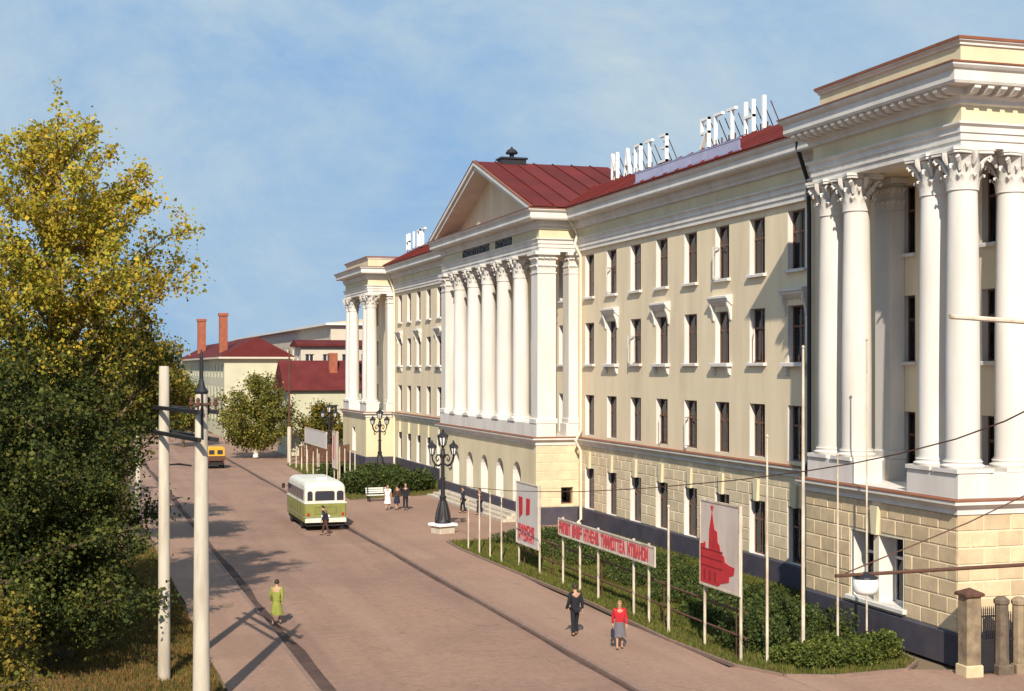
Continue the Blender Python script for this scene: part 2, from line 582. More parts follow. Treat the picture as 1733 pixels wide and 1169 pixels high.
def wall_holes(mb, P, a0, a1, b0, b1, holes, depth):
    """wall panel in plane coordinates (a along, b up); P(a,b,n) -> point with n inward. holes: (a0,a1,b0,b1)"""
    ca = sorted({a0, a1} | {h[0] for h in holes} | {h[1] for h in holes})
    cb = sorted({b0, b1} | {h[2] for h in holes} | {h[3] for h in holes})
    ca = [c for c in ca if a0 - 1e-6 <= c <= a1 + 1e-6]
    cb = [c for c in cb if b0 - 1e-6 <= c <= b1 + 1e-6]
    for i in range(len(ca) - 1):
        for j in range(len(cb) - 1):
            am, bm = (ca[i] + ca[i + 1]) / 2, (cb[j] + cb[j + 1]) / 2
            if any(h[0] < am < h[1] and h[2] < bm < h[3] for h in holes):
                continue
            mb.quad(P(ca[i], cb[j], 0), P(ca[i + 1], cb[j], 0), P(ca[i + 1], cb[j + 1], 0), P(ca[i], cb[j + 1], 0))
    reveals(mb, P, holes, depth)


def reveals(mb, P, holes, depth):
    for h in holes:
        p = [(h[0], h[2]), (h[1], h[2]), (h[1], h[3]), (h[0], h[3])]
        for k in range(4):
            q, r = p[k], p[(k + 1) % 4]
            mb.quad(P(*q, 0), P(*r, 0), P(*r, depth), P(*q, depth))


# ------------------------------------------------------------------ the public building
XP, XW = 26.45, 29.10          # front of the porticos, face of the recessed wings
NY0, NY1 = 37.95, 47.45        # near portico
CY0, CY1 = 79.5, 102.3         # central portico
FY0, FY1 = 129.5, 141.0        # far portico
XB = 35.0
Z_PL, Z_G, Z_S, Z_A, Z_E = 1.05, 4.72, 5.2, 16.2, 18.7

bld = thing('public_building', 'long yellow and white columned public building with red roof along the street', 'building', (XW, 90.0, 0))
BO = Vector((XW, 90.0, 0))


def part(mb, name, m, smooth=False, parent=None):
    o = mb.build(name, m, None, None)
    if smooth:
        smooth_by_angle(o.data)
    o.parent = parent or bld
    o.location = -BO if parent is None else Vector((0, 0, 0))
    return o


def bput(name, me, loc, rz=0, scale=None, parent=None):
    """instance under the building, location in world"""
    o = put(name, me, parent or bld, None, rz, scale)
    o.location = Vector(loc) - (BO if parent is None else Vector((0, 0, 0)))
    return o


RX = -PI / 2                    # facade facing -X: local x -> -Y, local y (inward) -> +X


def PX(X):
    return lambda a, b, n: (X + n, a, b)


def PY(Y):
    return lambda a, b, n: (a, Y + n, b)


# outlines in plan (travelling with the outside on the left)
def outline(xp, xw, e=0.0):
    return [(XB, NY0 + e), (xp, NY0 + e), (xp, NY1 - e), (xw, NY1 - e), (xw, CY0 + e), (xp, CY0 + e), (xp, CY1 - e), (xw, CY1 - e),
            (xw, FY0 + e), (xp, FY0 + e), (xp, FY1 - e), (XB, FY1 - e)]


# window templates ------------------------------------------------------------
def window_meshes(key, w, h, transom=0.64, mull=1, m=M_FRAME):
    """local frame: x across, y inward, z up from the bottom of the opening"""
    f = MB()
    t = 0.07
    f.box(-w / 2, -w / 2 + t, 0, 0.09, 0, h)
    f.box(w / 2 - t, w / 2, 0, 0.09, 0, h)
    f.box(-w / 2 + t, w / 2 - t, 0, 0.09, 0, t)
    f.box(-w / 2 + t, w / 2 - t, 0, 0.09, h - t, h)
    f.box(-w / 2 + t, w / 2 - t, -0.015, 0.075, h * transom - 0.045, h * transom + 0.045)
    for k in range(mull):
        x = -w / 2 + w * (k + 1) / (mull + 1)
        f.box(x - 0.035, x + 0.035, 0.003, 0.087, t, h * transom - 0.045)
        f.box(x - 0.025, x + 0.025, 0.003, 0.087, h * transom + 0.045, h - t)
    p = MB()
    p.box(-w / 2 + 0.02, w / 2 - 0.02, 0.040, 0.046, 0.02, h - 0.02)
    c = MB()
    n = 14
    for i in range(n):     # pleated cloth
        xa, xb = -w / 2 + 0.05 + (w - 0.1) * i / n, -w / 2 + 0.05 + (w - 0.1) * (i + 1) / n
        ya, yb = 0.095 + (0.012 if i % 2 else 0), 0.095 + (0 if i % 2 else 0.012)
        c.quad((xa, ya, 0), (xb, yb, 0), (xb, yb, 1), (xa, ya, 1))
    return f.mesh('window_' + key, m), p.mesh('pane_' + key, M_GLASS), c.mesh('curtain_' + key, M_CURTAIN)


WW = 1.48
WM = {k: window_meshes(k, WW, h) for k, h in (('top', 2.5), ('mid', 2.42), ('low', 2.35), ('ground', 2.4))}
SILL = MB().cbox(-0.86, 0.86, -0.16, 0.05, -0.11, 0.02, 0.02).mesh('sill', M_WHITE)
hood_mb = MB()
hood_mb.prism([(-0.05, 0.16), (-0.26, 0.36), (-0.26, 0.44), (-0.34, 0.48), (-0.34, 0.57), (0.0, 0.64), (0.0, 0.16)], 'x', -1.05, 1.05)
HOOD = hood_mb.mesh('hood', M_WHITE)
BRACKET = MB().prism([(0, -0.55), (-0.06, -0.52), (-0.09, -0.30), (-0.14, -0.10), (-0.23, 0.12), (-0.23, 0.33), (0, 0.33)], 'x', -0.075, 0.075).mesh('bracket', M_WHITE)
sb = MB().cbox(-1.0, 1.0, -0.26, 0.05, -0.14, 0.02, 0.02)
for sx in (-1, 1):
    sb.prism([(0, -0.55), (-0.08, -0.5), (-0.20, -0.14), (0, -0.14)], 'x', sx * 0.75 - 0.12, sx * 0.75 + 0.12)
SILL_BIG = sb.mesh('bracketed_sill', M_WHITE)


def reveal_mesh(w, h):
    """white plastered lining of the opening, a hair inside the wall's own edge"""
    q = MB()
    i = 0.006
    a, b = -w / 2 + i, w / 2 - i
    pts = [(a, i), (b, i), (b, h - i), (a, h - i)]
    for k in range(4):
        (xa, za), (xb, zb) = pts[k], pts[(k + 1) % 4]
        q.quad((xa, -0.004, za), (xb, -0.004, zb), (xb, 0.25, zb), (xa, 0.25, za))
    return q.mesh('reveal', M_WHITE)


REV = {k: reveal_mesh(WW, h) for k, h in (('top', 2.5), ('mid', 2.42), ('low', 2.35), ('ground', 2.4))}
REV['ground2'] = reveal_mesh(1.5, 2.3)


def add_window(key, loc, rz, depth, curtain=None, sill=None, hood=False):
    """loc: middle of the opening's bottom edge on the wall face"""
    fm, pm, cm = WM[key]
    inward = Vector((-math.sin(rz), math.cos(rz), 0))
    w = bput('window', fm, Vector(loc) + inward * depth, rz)
    put('pane', pm, w)
    if curtain:
        put('curtain', cm, w, (0, 0, 0.08), 0, (1, 1, curtain))
    if sill is not None:
        put('sill', sill, w, (0, -depth, 0))
    if depth > 0.05:
        put('reveal', REV[key], w, (0, -depth, 0), 0, (1, depth / 0.24, 1))
    if hood:
        h = fm.name and {'top': 2.5, 'mid': 2.42, 'low': 2.35, 'ground': 2.4}[key]
        put('hood', HOOD, w, (0, -depth, h + 0.12))
        for sx in (-0.9, 0.9):
            put('bracket', BRACKET, w, (sx, -depth, h + 0.12))
    return w


DEP = 0.24
ROWS = (('low', 5.36), ('mid', 9.5), ('top', 13.42))
HTS = {'top': 2.5, 'mid': 2.42, 'low': 2.35, 'ground': 2.4}
near_c = [77.6 - 3.51 * k for k in range(9)]
far_c = [105.5 + 3.58 * k for k in range(7)]


def cur():
    return random.choice((0, 1.0, 1.3, 1.45, 1.5, 1.55, 1.6, 1.45, 2.1))


sa = MB()
sa.box(0, 0.06, -0.04, 0, 0, 1.45); sa.box(0.56, 0.62, -0.04, 0, 0, 1.45); sa.box(0.06, 0.56, -0.04, 0, 0, 0.06); sa.box(0.06, 0.56, -0.04, 0, 1.39, 1.45)
SASH = sa.mesh('sash', M_FRAME_W)
SASH_P = MB().box(0.05, 0.57, -0.025, -0.018, 0.05, 1.40).mesh('sash_pane', M_GLASS)


def open_sash(w, ang):
    o = put('open_sash', SASH, w, (-0.66, -0.02, 0.08))
    o.rotation_euler = (0, 0, -ang)
    return o


# upper walls, with real openings
for (y0, y1, cs) in ((NY1 + 0.0, CY0, near_c), (CY1, FY0, far_c)):
    mb = MB()
    holes = []
    for c in cs:
        for key, z in ROWS:
            holes.append((c - WW / 2, c + WW / 2, z, z + HTS[key]))
    wall_holes(mb, PX(XW), y0, y1, Z_S, Z_A + 0.1, holes, DEP + 0.1)
    part(mb, 'wall', M_STUCCO)
    for k, c in enumerate(cs):
        if cs is near_c and k == 8 or cs is far_c and k < 2:
            continue             # wholly behind the porticos
        big = (k % 2 == 1) if cs is near_c else (k % 2 == 0)
        for key, z in ROWS:
            s_ = SILL_BIG if key == 'mid' and big else (SILL if key != 'low' else None)
            w_ = add_window(key, (XW, c, z), RX, DEP, cur(), s_, key == 'mid' and big)
            if cs is near_c and (k, key) in ((1, 'top'), (4, 'low'), (2, 'mid'), (5, 'top'), (6, 'mid'), (3, 'low')):
                open_sash(w_, 0.5 + 0.25 * (k % 3))

# back walls of the loggias
for (y0, y1, cs) in ((NY0, NY1, (40.0, 44.72)), (CY0, CY1, (82.3, 86.2, 90.0, 93.6, 97.2)), (FY0, FY1, (132.6, 137.2))):
    mb = MB()
    nw = 0.56 if y1 < 50 else 1.0        # the end loggia has narrow windows
    holes = [(c - WW / 2 * nw, c + WW / 2 * nw, z, z + HTS[key]) for c in cs for key, z in ROWS]
    wall_holes(mb, PX(XW), y0, y1, Z_S, Z_A + 0.1, holes, DEP + 0.1)
    part(mb, 'wall', M_STUCCO)
    for c in cs:
        if c > 90:
            continue
        for key, z in ROWS:
            add_window(key, (XW, c, z), RX, DEP, cur(), SILL if key != 'low' else None).scale.x = nw

# ground floor ----------------------------------------------------------------
GW = 2.4
mb = MB()
gholes = [(c - WW / 2, c + WW / 2, Z_PL, Z_PL + GW) for c in near_c]
wall_holes(mb, PX(XW), NY1, CY0, 0, Z_S, gholes, DEP + 0.1)
part(mb, 'ground_floor_wall', M_MORTAR)
mb = MB()
fholes = [(c - WW / 2, c + WW / 2, Z_PL, Z_PL + GW) for c in far_c]
wall_holes(mb, PX(XW), CY1, FY0, 0, Z_S, fholes, DEP + 0.1)
part(mb, 'ground_floor_wall', M_STUCCO_PALE)
kb = MB().prism([(-0.15, -0.02), (0.15, -0.02), (0.24, 0.95), (-0.24, 0.95)], 'y', -0.13, 0.02)
KEY = kb.mesh('keystone', M_STUCCO_PALE)
for cs, sk in ((near_c, (8,)), (far_c, (0, 1))):
    for k, c in enumerate(cs):
        if k in sk:
            continue
        add_window('ground', (XW, c, Z_PL), RX, DEP, cur(), None)
        bput('keystone', KEY, (XW, c, Z_PL + GW), RX)

# near portico ground floor: a wide recessed opening split by a pier
mb = MB()
oph = [(40.95, 42.45, 1.3, 3.6), (42.75, 44.25, 1.3, 3.6)]
wall_holes(mb, PX(XP), NY0, NY1, 0, Z_S, oph, 0.75)
wall_holes(mb, PY(NY0), XP, XB, 0, Z_S, [], 0)
wall_holes(mb, PY(NY1), XP, XW, 0, Z_S, [], 0)
part(mb, 'ground_floor_wall', M_MORTAR)
WM['ground2'] = window_meshes('ground2', 1.5, 2.3, 0.66, 1, M_FRAME_W)
HTS['ground2'] = 2.3
for a in oph:
    add_window('ground2', (XP, (a[0] + a[1]) / 2, 1.3), RX, 0.62, None)
bput('keystone', KEY, (XP, 42.6, 3.62), RX)
part(MB().cbox(XP - 0.16, XP + 0.55, 40.75, 44.45, 1.16, 1.298, 0.02), 'window_sill', M_WHITE)

# central ground floor: arched openings
arch_c = [83.3, 86.9, 90.45, 94.0, 97.6]
AR, ASP = 0.82, 2.72
mb = MB()
cells = [CY0]
for c in arch_c:
    cells += [c - AR, c + AR]
cells.append(CY1)
for i in range(0, len(cells), 2):
    mb.quad((XP, cells[i], 0), (XP, cells[i + 1], 0), (XP, cells[i + 1], Z_S), (XP, cells[i], Z_S))
for c in arch_c:
    pts = [(c - AR * math.cos(PI * k / 10), ASP + AR * math.sin(PI * k / 10)) for k in range(11)]
    for k in range(10):
        (ya, za), (yb, zb) = pts[k], pts[k + 1]
        mb.quad((XP, ya, za), (XP, yb, zb), (XP, yb, Z_S), (XP, ya, Z_S))
wall_holes(mb, PY(CY0), XP, XW, 0, Z_S, [(28.0, 28.75, 1.2, 2.2)], 0.3)
wall_holes(mb, PY(CY1), XP, XW, 0, Z_S, [], 0)
part(mb, 'ground_floor_wall', M_STUCCO_PALE)
dm = MB()
dm.box(-0.8, 0.8, 0, 0.06, 0, 2.7)
for sx in (-1, 1):
    dm.box(sx * 0.4 - 0.28, sx * 0.4 + 0.28, -0.025, 0, 0.2, 1.1)
    dm.box(sx * 0.4 - 0.28, sx * 0.4 + 0.28, -0.025, 0, 1.3, 2.5)
DOOR = dm.mesh('door', M_FRAME)
fan = MB()
fan.prism([(-AR + 0.01, 0)] + [(-(AR - 0.01) * math.cos(PI * k / 10), (AR - 0.01) * math.sin(PI * k / 10)) for k in range(1, 10)] + [(AR - 0.01, 0)], 'y', 0.02, 0.05)
FAN = fan.mesh('fanlight', M_DARKGLASS)
HND = MB().box(0.06, 0.10, -0.09, -0.03, 1.0, 1.35).mesh('handle', M_IRON)
for c in arch_c:
    rv = MB()
    line = [(c - AR, 0)] + [(c - AR * math.cos(PI * k / 10), ASP + AR * math.sin(PI * k / 10)) for k in range(11)] + [(c + AR, 0)]
    for k in range(len(line) - 1):
        (ya, za), (yb, zb) = line[k], line[k + 1]
        rv.quad((XP - 0.003, ya, za), (XP - 0.003, yb, zb), (XP + 0.55, yb, zb), (XP + 0.55, ya, za))
    part(rv, 'arch_reveal', M_WHITE)
    d = bput('door', DOOR, (XP + 0.48, c, 0), RX)
    put('fanlight', FAN, d, (0, 0, ASP))
    put('handle', HND, d)
fr = MB()
fr.box(-0.37, 0.37, 0, 0.05, 0, 0.07); fr.box(-0.37, 0.37, 0, 0.05, 0.93, 1.0); fr.box(-0.37, -0.30, 0, 0.05, 0.07, 0.93); fr.box(0.30, 0.37, 0, 0.05, 0.07, 0.93)
sw = bput('window', fr.mesh('small_window', M_FRAME), (28.375, CY0 + 0.24, 1.2))
put('pane', MB().box(-0.31, 0.31, 0.02, 0.03, 0.06, 0.94).mesh('small_pane', M_GLASS), sw)

# far portico ground floor
mb = MB()
wall_holes(mb, PX(XP), FY0, FY1, 0, Z_S, [(134.4, 136.2, 1.3, 3.6)], 0.6)
wall_holes(mb, PY(FY0), XP, XW, 0, Z_S, [], 0)
wall_holes(mb, PY(FY1), XP, XB, 0, Z_S, [], 0)
part(mb, 'ground_floor_wall', M_STUCCO_PALE)
add_window('ground2', (XP, 135.3, 1.3), RX, 0.5, None)
# near end wall, rear wall
mb = MB()
wall_holes(mb, PY(NY0 + 0.3), XW, XB, Z_S, Z_A + 0.1, [(x - WW / 2, x + WW / 2, z, z + HTS[key]) for x in (32.2, 34.0) for key, z in ROWS], DEP + 0.1)
for x in (32.2, 34.0):
    for key, z in ROWS:
        add_window(key, (x, NY0 + 0.3, z), 0, DEP, cur(), SILL if key != 'low' else None)
mb.quad((XB, NY0, 0), (XB, FY1, 0), (XB, FY1, Z_E), (XB, NY0, Z_E))
wall_holes(mb, PY(FY1 - 0.3), XW, XB, Z_S, Z_A + 0.1, [], 0)
part(mb, 'end_wall', M_STUCCO)
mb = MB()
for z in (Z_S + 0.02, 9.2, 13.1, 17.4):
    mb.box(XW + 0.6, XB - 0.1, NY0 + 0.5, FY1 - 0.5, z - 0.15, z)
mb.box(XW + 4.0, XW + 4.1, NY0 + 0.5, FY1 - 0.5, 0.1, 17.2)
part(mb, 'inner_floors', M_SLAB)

# rusticated blocks, one by one ------------------------------------------------
ub = MB()
e = 0.05
ub.add([(0, 0, 0), (1, 0, 0), (1, 0, 1), (0, 0, 1), (e * 0.6, -1, e), (1 - e * 0.6, -1, e), (1 - e * 0.6, -1, 1 - e), (e * 0.6, -1, 1 - e)],
       [(4, 5, 6, 7), (0, 1, 5, 4), (1, 2, 6, 5), (2, 3, 7, 6), (3, 0, 4, 7)])
BLOCK = ub.mesh('block', M_STONE)
BLOCK_P = ub.mesh('cream_block', M_BLOCK_PALE)
ROWH = (Z_G - Z_PL) / 7


def blocks(to_world, rz, a0, a1, holes, length=0.98, gap=0.028, flip=1, deep=0.026, me=None):
    n = 0
    for r in range(7):
        z0, z1 = Z_PL + r * ROWH, Z_PL + (r + 1) * ROWH
        free = [(a0, a1)]
        for h in holes:
            if h[2] < z1 - 0.08 and h[3] > z0 + 0.08:
                nf = []
                for s0, s1 in free:
                    if h[1] <= s0 or h[0] >= s1:
                        nf.append((s0, s1))
                    else:
                        if h[0] - s0 > 0.12:
                            nf.append((s0, h[0]))
                        if s1 - h[1] > 0.12:
                            nf.append((h[1], s1))
                free = nf
        for s0, s1 in free:
            cuts = [s0]
            x = a0 + (0.5 * length if r % 2 else 0)
            while x < s1 - 0.3:
                if x > s0 + 0.3:
                    cuts.append(x)
                x += length
            cuts.append(s1)
            for i in range(len(cuts) - 1):
                w = cuts[i + 1] - cuts[i] - gap
                lo = cuts[i] + gap / 2 if flip > 0 else cuts[i + 1] - gap / 2
                bput('block', me or BLOCK, to_world(lo, z0 + gap / 2), rz, (w, deep * random.uniform(0.8, 1.25), ROWH - gap))
                n += 1
    return n


nb = 0
nb += blocks(lambda a, z: (XP, a, z), RX, NY0 + 0.02, NY1 - 0.02, [(40.9, 44.3, 1.05, 3.62), (42.3, 42.9, 3.6, 4.6)], flip=-1)
nb += blocks(lambda a, z: (a, NY0, z), 0, XP - 0.04, XB - 0.03, [])
nb += blocks(lambda a, z: (a, CY0, z), 0, XP - 0.04, XW - 0.06, [(28.0, 28.75, 1.2, 2.2)], gap=0.02, deep=0.018, me=BLOCK_P)
kh = [(c - 0.22, c + 0.22, Z_PL + GW, Z_PL + GW + 0.9) for c in near_c[:8]]
nb += blocks(lambda a, z: (XW, a, z), RX, 50.9, CY0, gholes + kh, 1.17, 0.02, -1, 0.018, BLOCK_P)
print('blocks', nb)

# plinth, string course, entablature -------------------------------------------
part(MB().sweep(outline(XP, XW), [(0.0, 0.0), (0.11, 0.0), (0.11, Z_PL - 0.06), (0.04, Z_PL - 0.005), (0.0, Z_PL - 0.005)]), 'plinth', M_PLINTH)
part(MB().sweep(outline(XP, XW), [(0.0, Z_G), (0.07, Z_G), (0.07, Z_G + 0.14), (0.16, Z_G + 0.24), (0.30, Z_G + 0.32), (0.30, Z_S - 0.04), (0.0, Z_S)]), 'string_course', M_WHITE)
part(MB().sweep(outline(XP, XW), [(0.302, Z_S - 0.05), (0.325, Z_S - 0.05), (0.325, Z_S - 0.02), (0.0, Z_S + 0.012)]), 'string_flashing', M_EDGE)
ent = outline(26.65, 28.95, 0.12)
part(MB().sweep(ent, [(-0.9, Z_A), (0.0, Z_A), (0.0, Z_A + 0.22), (0.05, Z_A + 0.23), (0.05, Z_A + 0.45), (0.10, Z_A + 0.46), (0.10, Z_A + 0.64), (0.20, Z_A + 0.72), (0.20, Z_A + 0.78), (-0.05, Z_A + 0.78)]), 'architrave', M_WHITE)
part(MB().sweep(ent, [(-0.02, Z_A + 0.78), (-0.02, 17.52)]), 'frieze', M_STUCCO_PALE)
part(MB().sweep(ent, [(-0.02, 17.52), (0.12, 17.56), (0.12, 17.68), (0.22, 17.78), (0.22, 18.02), (0.76, 18.04), (0.80, 18.12), (0.80, 18.42), (0.88, 18.48), (0.95, 18.56), (0.95, Z_E - 0.03), (-0.6, Z_E)]), 'cornice', M_WHITE)
part(MB().sweep(ent, [(0.952, Z_E - 0.07), (0.985, Z_E - 0.07), (0.985, Z_E - 0.02), (-0.6, Z_E + 0.015)]), 'cornice_flashing', M_EDGE)
mod = MB().prism([(0, 0), (0, 0.24), (-0.50, 0.24), (-0.50, 0.14), (-0.34, 0.02)], 'x', -0.11, 0.11).mesh('modillion', M_WHITE)
y = NY0 - 0.0
while y < NY1 + 0.1:
    bput('modillion', mod, (26.65 - 0.22, y, 17.79), RX)
    y += 0.48
x = 26.75
while x < XB - 0.2:
    bput('modillion', mod, (x, NY0 + 0.12 - 0.22, 17.79), 0)
    x += 0.48

# loggia ceilings and floors
for y0, y1 in ((NY0, NY1), (CY0, CY1), (FY0, FY1)):
    part(MB().box(27.5, XW + 0.1, y0 + 0.95, y1 - 0.95, Z_A + 0.02, Z_A + 0.2), 'loggia_ceiling', M_STUCCO)
    part(MB().box(XP + 0.02, XW - 0.005, y0 + 0.03, y1 - 0.03, Z_S - 0.3, Z_S + 0.02), 'loggia_floor', M_WHITE)

# pedestals and low walls under the columns
Z_C = 6.0
for y0, y1 in ((NY0 + 0.02, 40.85), (44.2, NY1 - 0.02), (FY0 + 0.02, 132.6), (138.0, FY1 - 0.02)):
    part(MB().cbox(XP + 0.03, XP + 1.25, y0, y1, Z_S + 0.021, Z_C, 0.03), 'pedestal', M_WHITE)
part(MB().cbox(XP + 1.253, 30.2, NY0 + 0.03, NY0 + 1.2, Z_S + 0.021, Z_C, 0.03), 'pedestal', M_WHITE)
part(MB().cbox(XP + 0.03, XP + 1.25, CY0 + 0.02, CY1 - 0.02, Z_S + 0.021, Z_C, 0.03), 'pedestal', M_WHITE)
for y0, y1 in ((CY0 + 0.03, CY0 + 1.2), (44.9, 46.1), (FY0 + 0.03, FY0 + 1.2)):
    part(MB().cbox(28.35, XW + 0.02, y0, y1, Z_S + 0.021, Z_C, 0.03), 'pedestal', M_WHITE)

# columns ---------------------------------------------------------------------
CB, CS_, CT = 0.38, 8.52, 1.30          # base, shaft, capital heights from Z_C
shaft = MB()
prof = []
for k in range(13):
    t = k / 12
    r = 0.53 - 0.075 * max(0, (t - 0.25) / 0.75) ** 1.6
    prof.append((r, CB + CS_ * t))
prof = [(0.57, CB - 0.02), (0.57, CB + 0.04)] + prof[0:] + [(0.50, CB + CS_ + 0.0), (0.50, CB + CS_ + 0.07)]
shaft.lathe(prof, 28)
SHAFT = smooth_by_angle(shaft.mesh('column', M_WHITE), 50)
bs = MB().box(-0.68, 0.68, -0.68, 0.68, 0.0, 0.13)
bs.lathe([(0.66, 0.131), (0.69, 0.17), (0.69, 0.21), (0.62, 0.25), (0.59, 0.28), (0.60, 0.31), (0.62, 0.335), (0.60, 0.362)], 28)
BASE = smooth_by_angle(bs.mesh('column_base', M_WHITE), 40)


def leaf_curl(mb, ang, r0, z0, h, w, out):
    """acanthus leaf: a strip that rises along the bell and curls outward"""
    ca, sa = math.cos(ang), math.sin(ang)
    rows = [(0.0, 0.0, 1.0), (0.35, 0.015, 1.05), (0.65, 0.05, 0.95), (0.86, 0.55, 0.75), (1.0, 0.95, 0.5), (0.93, 1.2, 0.32), (0.80, 1.1, 0.2)]
    v = []
    for t, o, ww in rows:
        r = r0 + t * 0.05 + o * out
        z = z0 + h * t
        for s_, dr in ((-1, -0.02), (0, 0.03), (1, -0.02)):
            px, py = (r + dr), s_ * w * ww / 2
            v.append((px * ca - py * sa, px * sa + py * ca, z))
    f = []
    for k in range(len(rows) - 1):
        for q in range(2):
            f.append((k * 3 + q, k * 3 + q + 1, k * 3 + q + 4, k * 3 + q + 3))
    mb.add(v, f)


def capital_mesh():
    mb = MB()
    mb.lathe([(0.46, 0.0), (0.45, 0.3), (0.47, 0.7), (0.55, 1.0), (0.62, 1.1)], 16)
    for k in range(8):
        leaf_curl(mb, k * PI / 4, 0.47, 0.02, 0.46, 0.34, 0.13)
        leaf_curl(mb, k * PI / 4 + PI / 8, 0.47, 0.04, 0.78, 0.32, 0.17)
    for k in range(4):
        a = k * PI / 2 + PI / 4
        pts = [(0.50, 0.62), (0.60, 0.86), (0.74, 1.02), (0.86, 1.05), (0.89, 0.96), (0.83, 0.89), (0.77, 0.93), (0.79, 0.98)]
        mb.tube([(r * math.cos(a), r * math.sin(a), z) for r, z in pts], [0.06, 0.07, 0.075, 0.07, 0.065, 0.055, 0.045, 0.03], 6)
        a2 = k * PI / 2
        mb.tube([(0.56 * math.cos(a2), 0.56 * math.sin(a2), 0.80), (0.66 * math.cos(a2), 0.66 * math.sin(a2), 1.0), (0.68 * math.cos(a2), 0.68 * math.sin(a2), 1.18)], [0.05, 0.09, 0.11], 6)
    s_, c_ = 0.74, 0.60     # concave-sided abacus
    poly = []
    for k in range(4):
        a = k * PI / 2 - PI / 4
        for da, r in ((-0.10, 1.0), (0.10, 1.0)):
            poly.append((r * s_ * 1.30 * math.cos(a + da), r * s_ * 1.30 * math.sin(a + da)))
        a += PI / 4
        poly.append((c_ * math.cos(a), c_ * math.sin(a)))
    mb.prism(poly, 'z', 1.12, 1.20)
    mb.prism([(p[0] * 1.04, p[1] * 1.04) for p in poly], 'z', 1.202, CT - 0.002)
    return mb.mesh('capital', M_WHITE)


CAPITAL = smooth_by_angle(capital_mesh(), 45)


def column(x, y):
    c = bput('column', SHAFT, (x, y, Z_C))
    put('capital', CAPITAL, c, (0, 0, CB + CS_))
    put('column_base', BASE, c)


CXC = XP + 0.64
for y in (38.62, 40.12, 44.95, 46.62):
    column(CXC, y)
column(28.95, 38.66)
column(30.75, 38.66)
for y in (84.5, 88.05, 91.6, 95.15, 98.7):
    column(CXC, y)
for y in (130.2, 131.9, 138.7, 140.3):
    column(CXC, y)

pier = MB()
pier.box(-0.52, 0.52, -0.52, 0.52, 0.30, CB + CS_)
pier.cbox(-0.62, 0.62, -0.62, 0.62, 0.0, 0.30, 0.05)
pc = MB()
pc.box(-0.56, 0.56, -0.56, 0.56, CB + CS_ + 0.001, CB + CS_ + 0.08)
pc.box(-0.50, 0.50, -0.50, 0.50, CB + CS_ + 0.08, CB + CS_ + 1.1)
for sgn, ax in ((-1, 'x'), (1, 'x'), (-1, 'y'), (1, 'y')):
    for k in range(3):
        o_ = -0.36 + 0.36 * k
        for z0, hh, oo in ((0.1, 0.42, 0.12), (0.5, 0.45, 0.16)):
            q = [(0, 0), (0.03, hh * 0.6), (oo, hh * 0.85), (oo * 0.9, hh), (0.0, hh * 0.95)]
            q = [(sgn * (0.50 + a), CB + CS_ + z0 + b) for a, b in q]
            if ax == 'x':
                pc.prism(q, 'y', o_ - 0.15, o_ + 0.15)
            else:
                pc.prism(q, 'x', o_ - 0.15, o_ + 0.15)
pc.box(-0.70, 0.70, -0.70, 0.70, CB + CS_ + 1.1, CB + CS_ + CT - 0.002)
PIER = pier.mesh('pier', M_WHITE)
PCAP = pc.mesh('pier_capital', M_WHITE)


def pier_at(x, y, sx=1.0, sy=1.0):
    p = bput('pier', PIER, (x, y, Z_C), 0, (sx, sy, 1))
    put('pier_capital', PCAP, p)


pier_at(XP + 0.68, CY0 + 0.70, 1.1, 1.15)
pier_at(XP + 0.68, CY1 - 0.70, 1.1, 1.15)
for y in (CY0 + 0.62, 45.5, FY0 + 0.62, CY1 - 0.62):
    pier_at(28.80, y, 0.55, 1.0)

# parapets over the end porticos
for y0, y1 in ((NY0 + 0.25, 46.9), (FY0 + 0.4, FY1 - 0.3)):
    pp = [(XB, y0), (26.72, y0), (26.72, y1), (XB, y1)]
    part(MB().sweep(pp, [(0.0, Z_E - 0.05), (0.0, 19.42), (0.0, 19.42)]), 'parapet', M_STUCCO_PALE)
    part(MB().sweep(pp, [(0.0, 19.42), (0.06, 19.44), (0.06, 19.50), (0.14, 19.56), (0.14, 19.66), (-0.5, 19.70)]), 'parapet_coping', M_WHITE)
    part(MB().sweep(pp, [(0.142, 19.60), (0.17, 19.60), (0.17, 19.69), (-0.5, 19.72)]), 'parapet_flashing', M_EDGE)
    part(MB().box(27.2, XB - 0.1, y0 + 0.4, y1 - 0.4, Z_E + 0.3, Z_E + 0.35), 'flat_roof', M_ROOF)

# lilac lattice railing along the eave of the near wing
mb = MB()
for k in range(100):
    yy = 56.4 + k * 0.12
    mb.box(28.16, 28.19, yy, yy + 0.075, 18.93, 19.36)
mb.box(28.150, 28.2, 56.3, 68.5, 18.86, 18.93)
mb.box(28.150, 28.2, 56.3, 68.5, 19.36, 19.42)
part(mb, 'eave_railing', M_ZINC)['kind'] = 'stuff'

# wing roofs: sheets one by one
RZ0, RZ1, RX0, RX1 = Z_E + 0.02, 20.6, 27.97, 31.6
SW = 1.45


def sheet_mesh(name, m):
    mb = MB()
    mb.add([(RX0 - XW, 0, RZ0), (RX0 - XW, SW - 0.02, RZ0), (RX1 - XW, SW - 0.02, RZ1), (RX1 - XW, 0, RZ1),
            (RX0 - XW, 0, RZ0 + 0.05), (RX0 - XW, SW - 0.02, RZ0 + 0.05), (RX1 - XW, SW - 0.02, RZ1 + 0.05), (RX1 - XW, 0, RZ1 + 0.05)],
           [(0, 1, 2, 3), (4, 7, 6, 5), (0, 4, 5, 1), (2, 6, 7, 3), (0, 3, 7, 4), (1, 5, 6, 2)])
    mb.prism([(RX0 - XW, RZ0 + 0.051), (RX1 - XW, RZ1 + 0.051), (RX1 - XW, RZ1 + 0.13), (RX0 - XW, RZ0 + 0.13)], 'y', -0.02, 0.02)
    return mb.mesh(name, m)


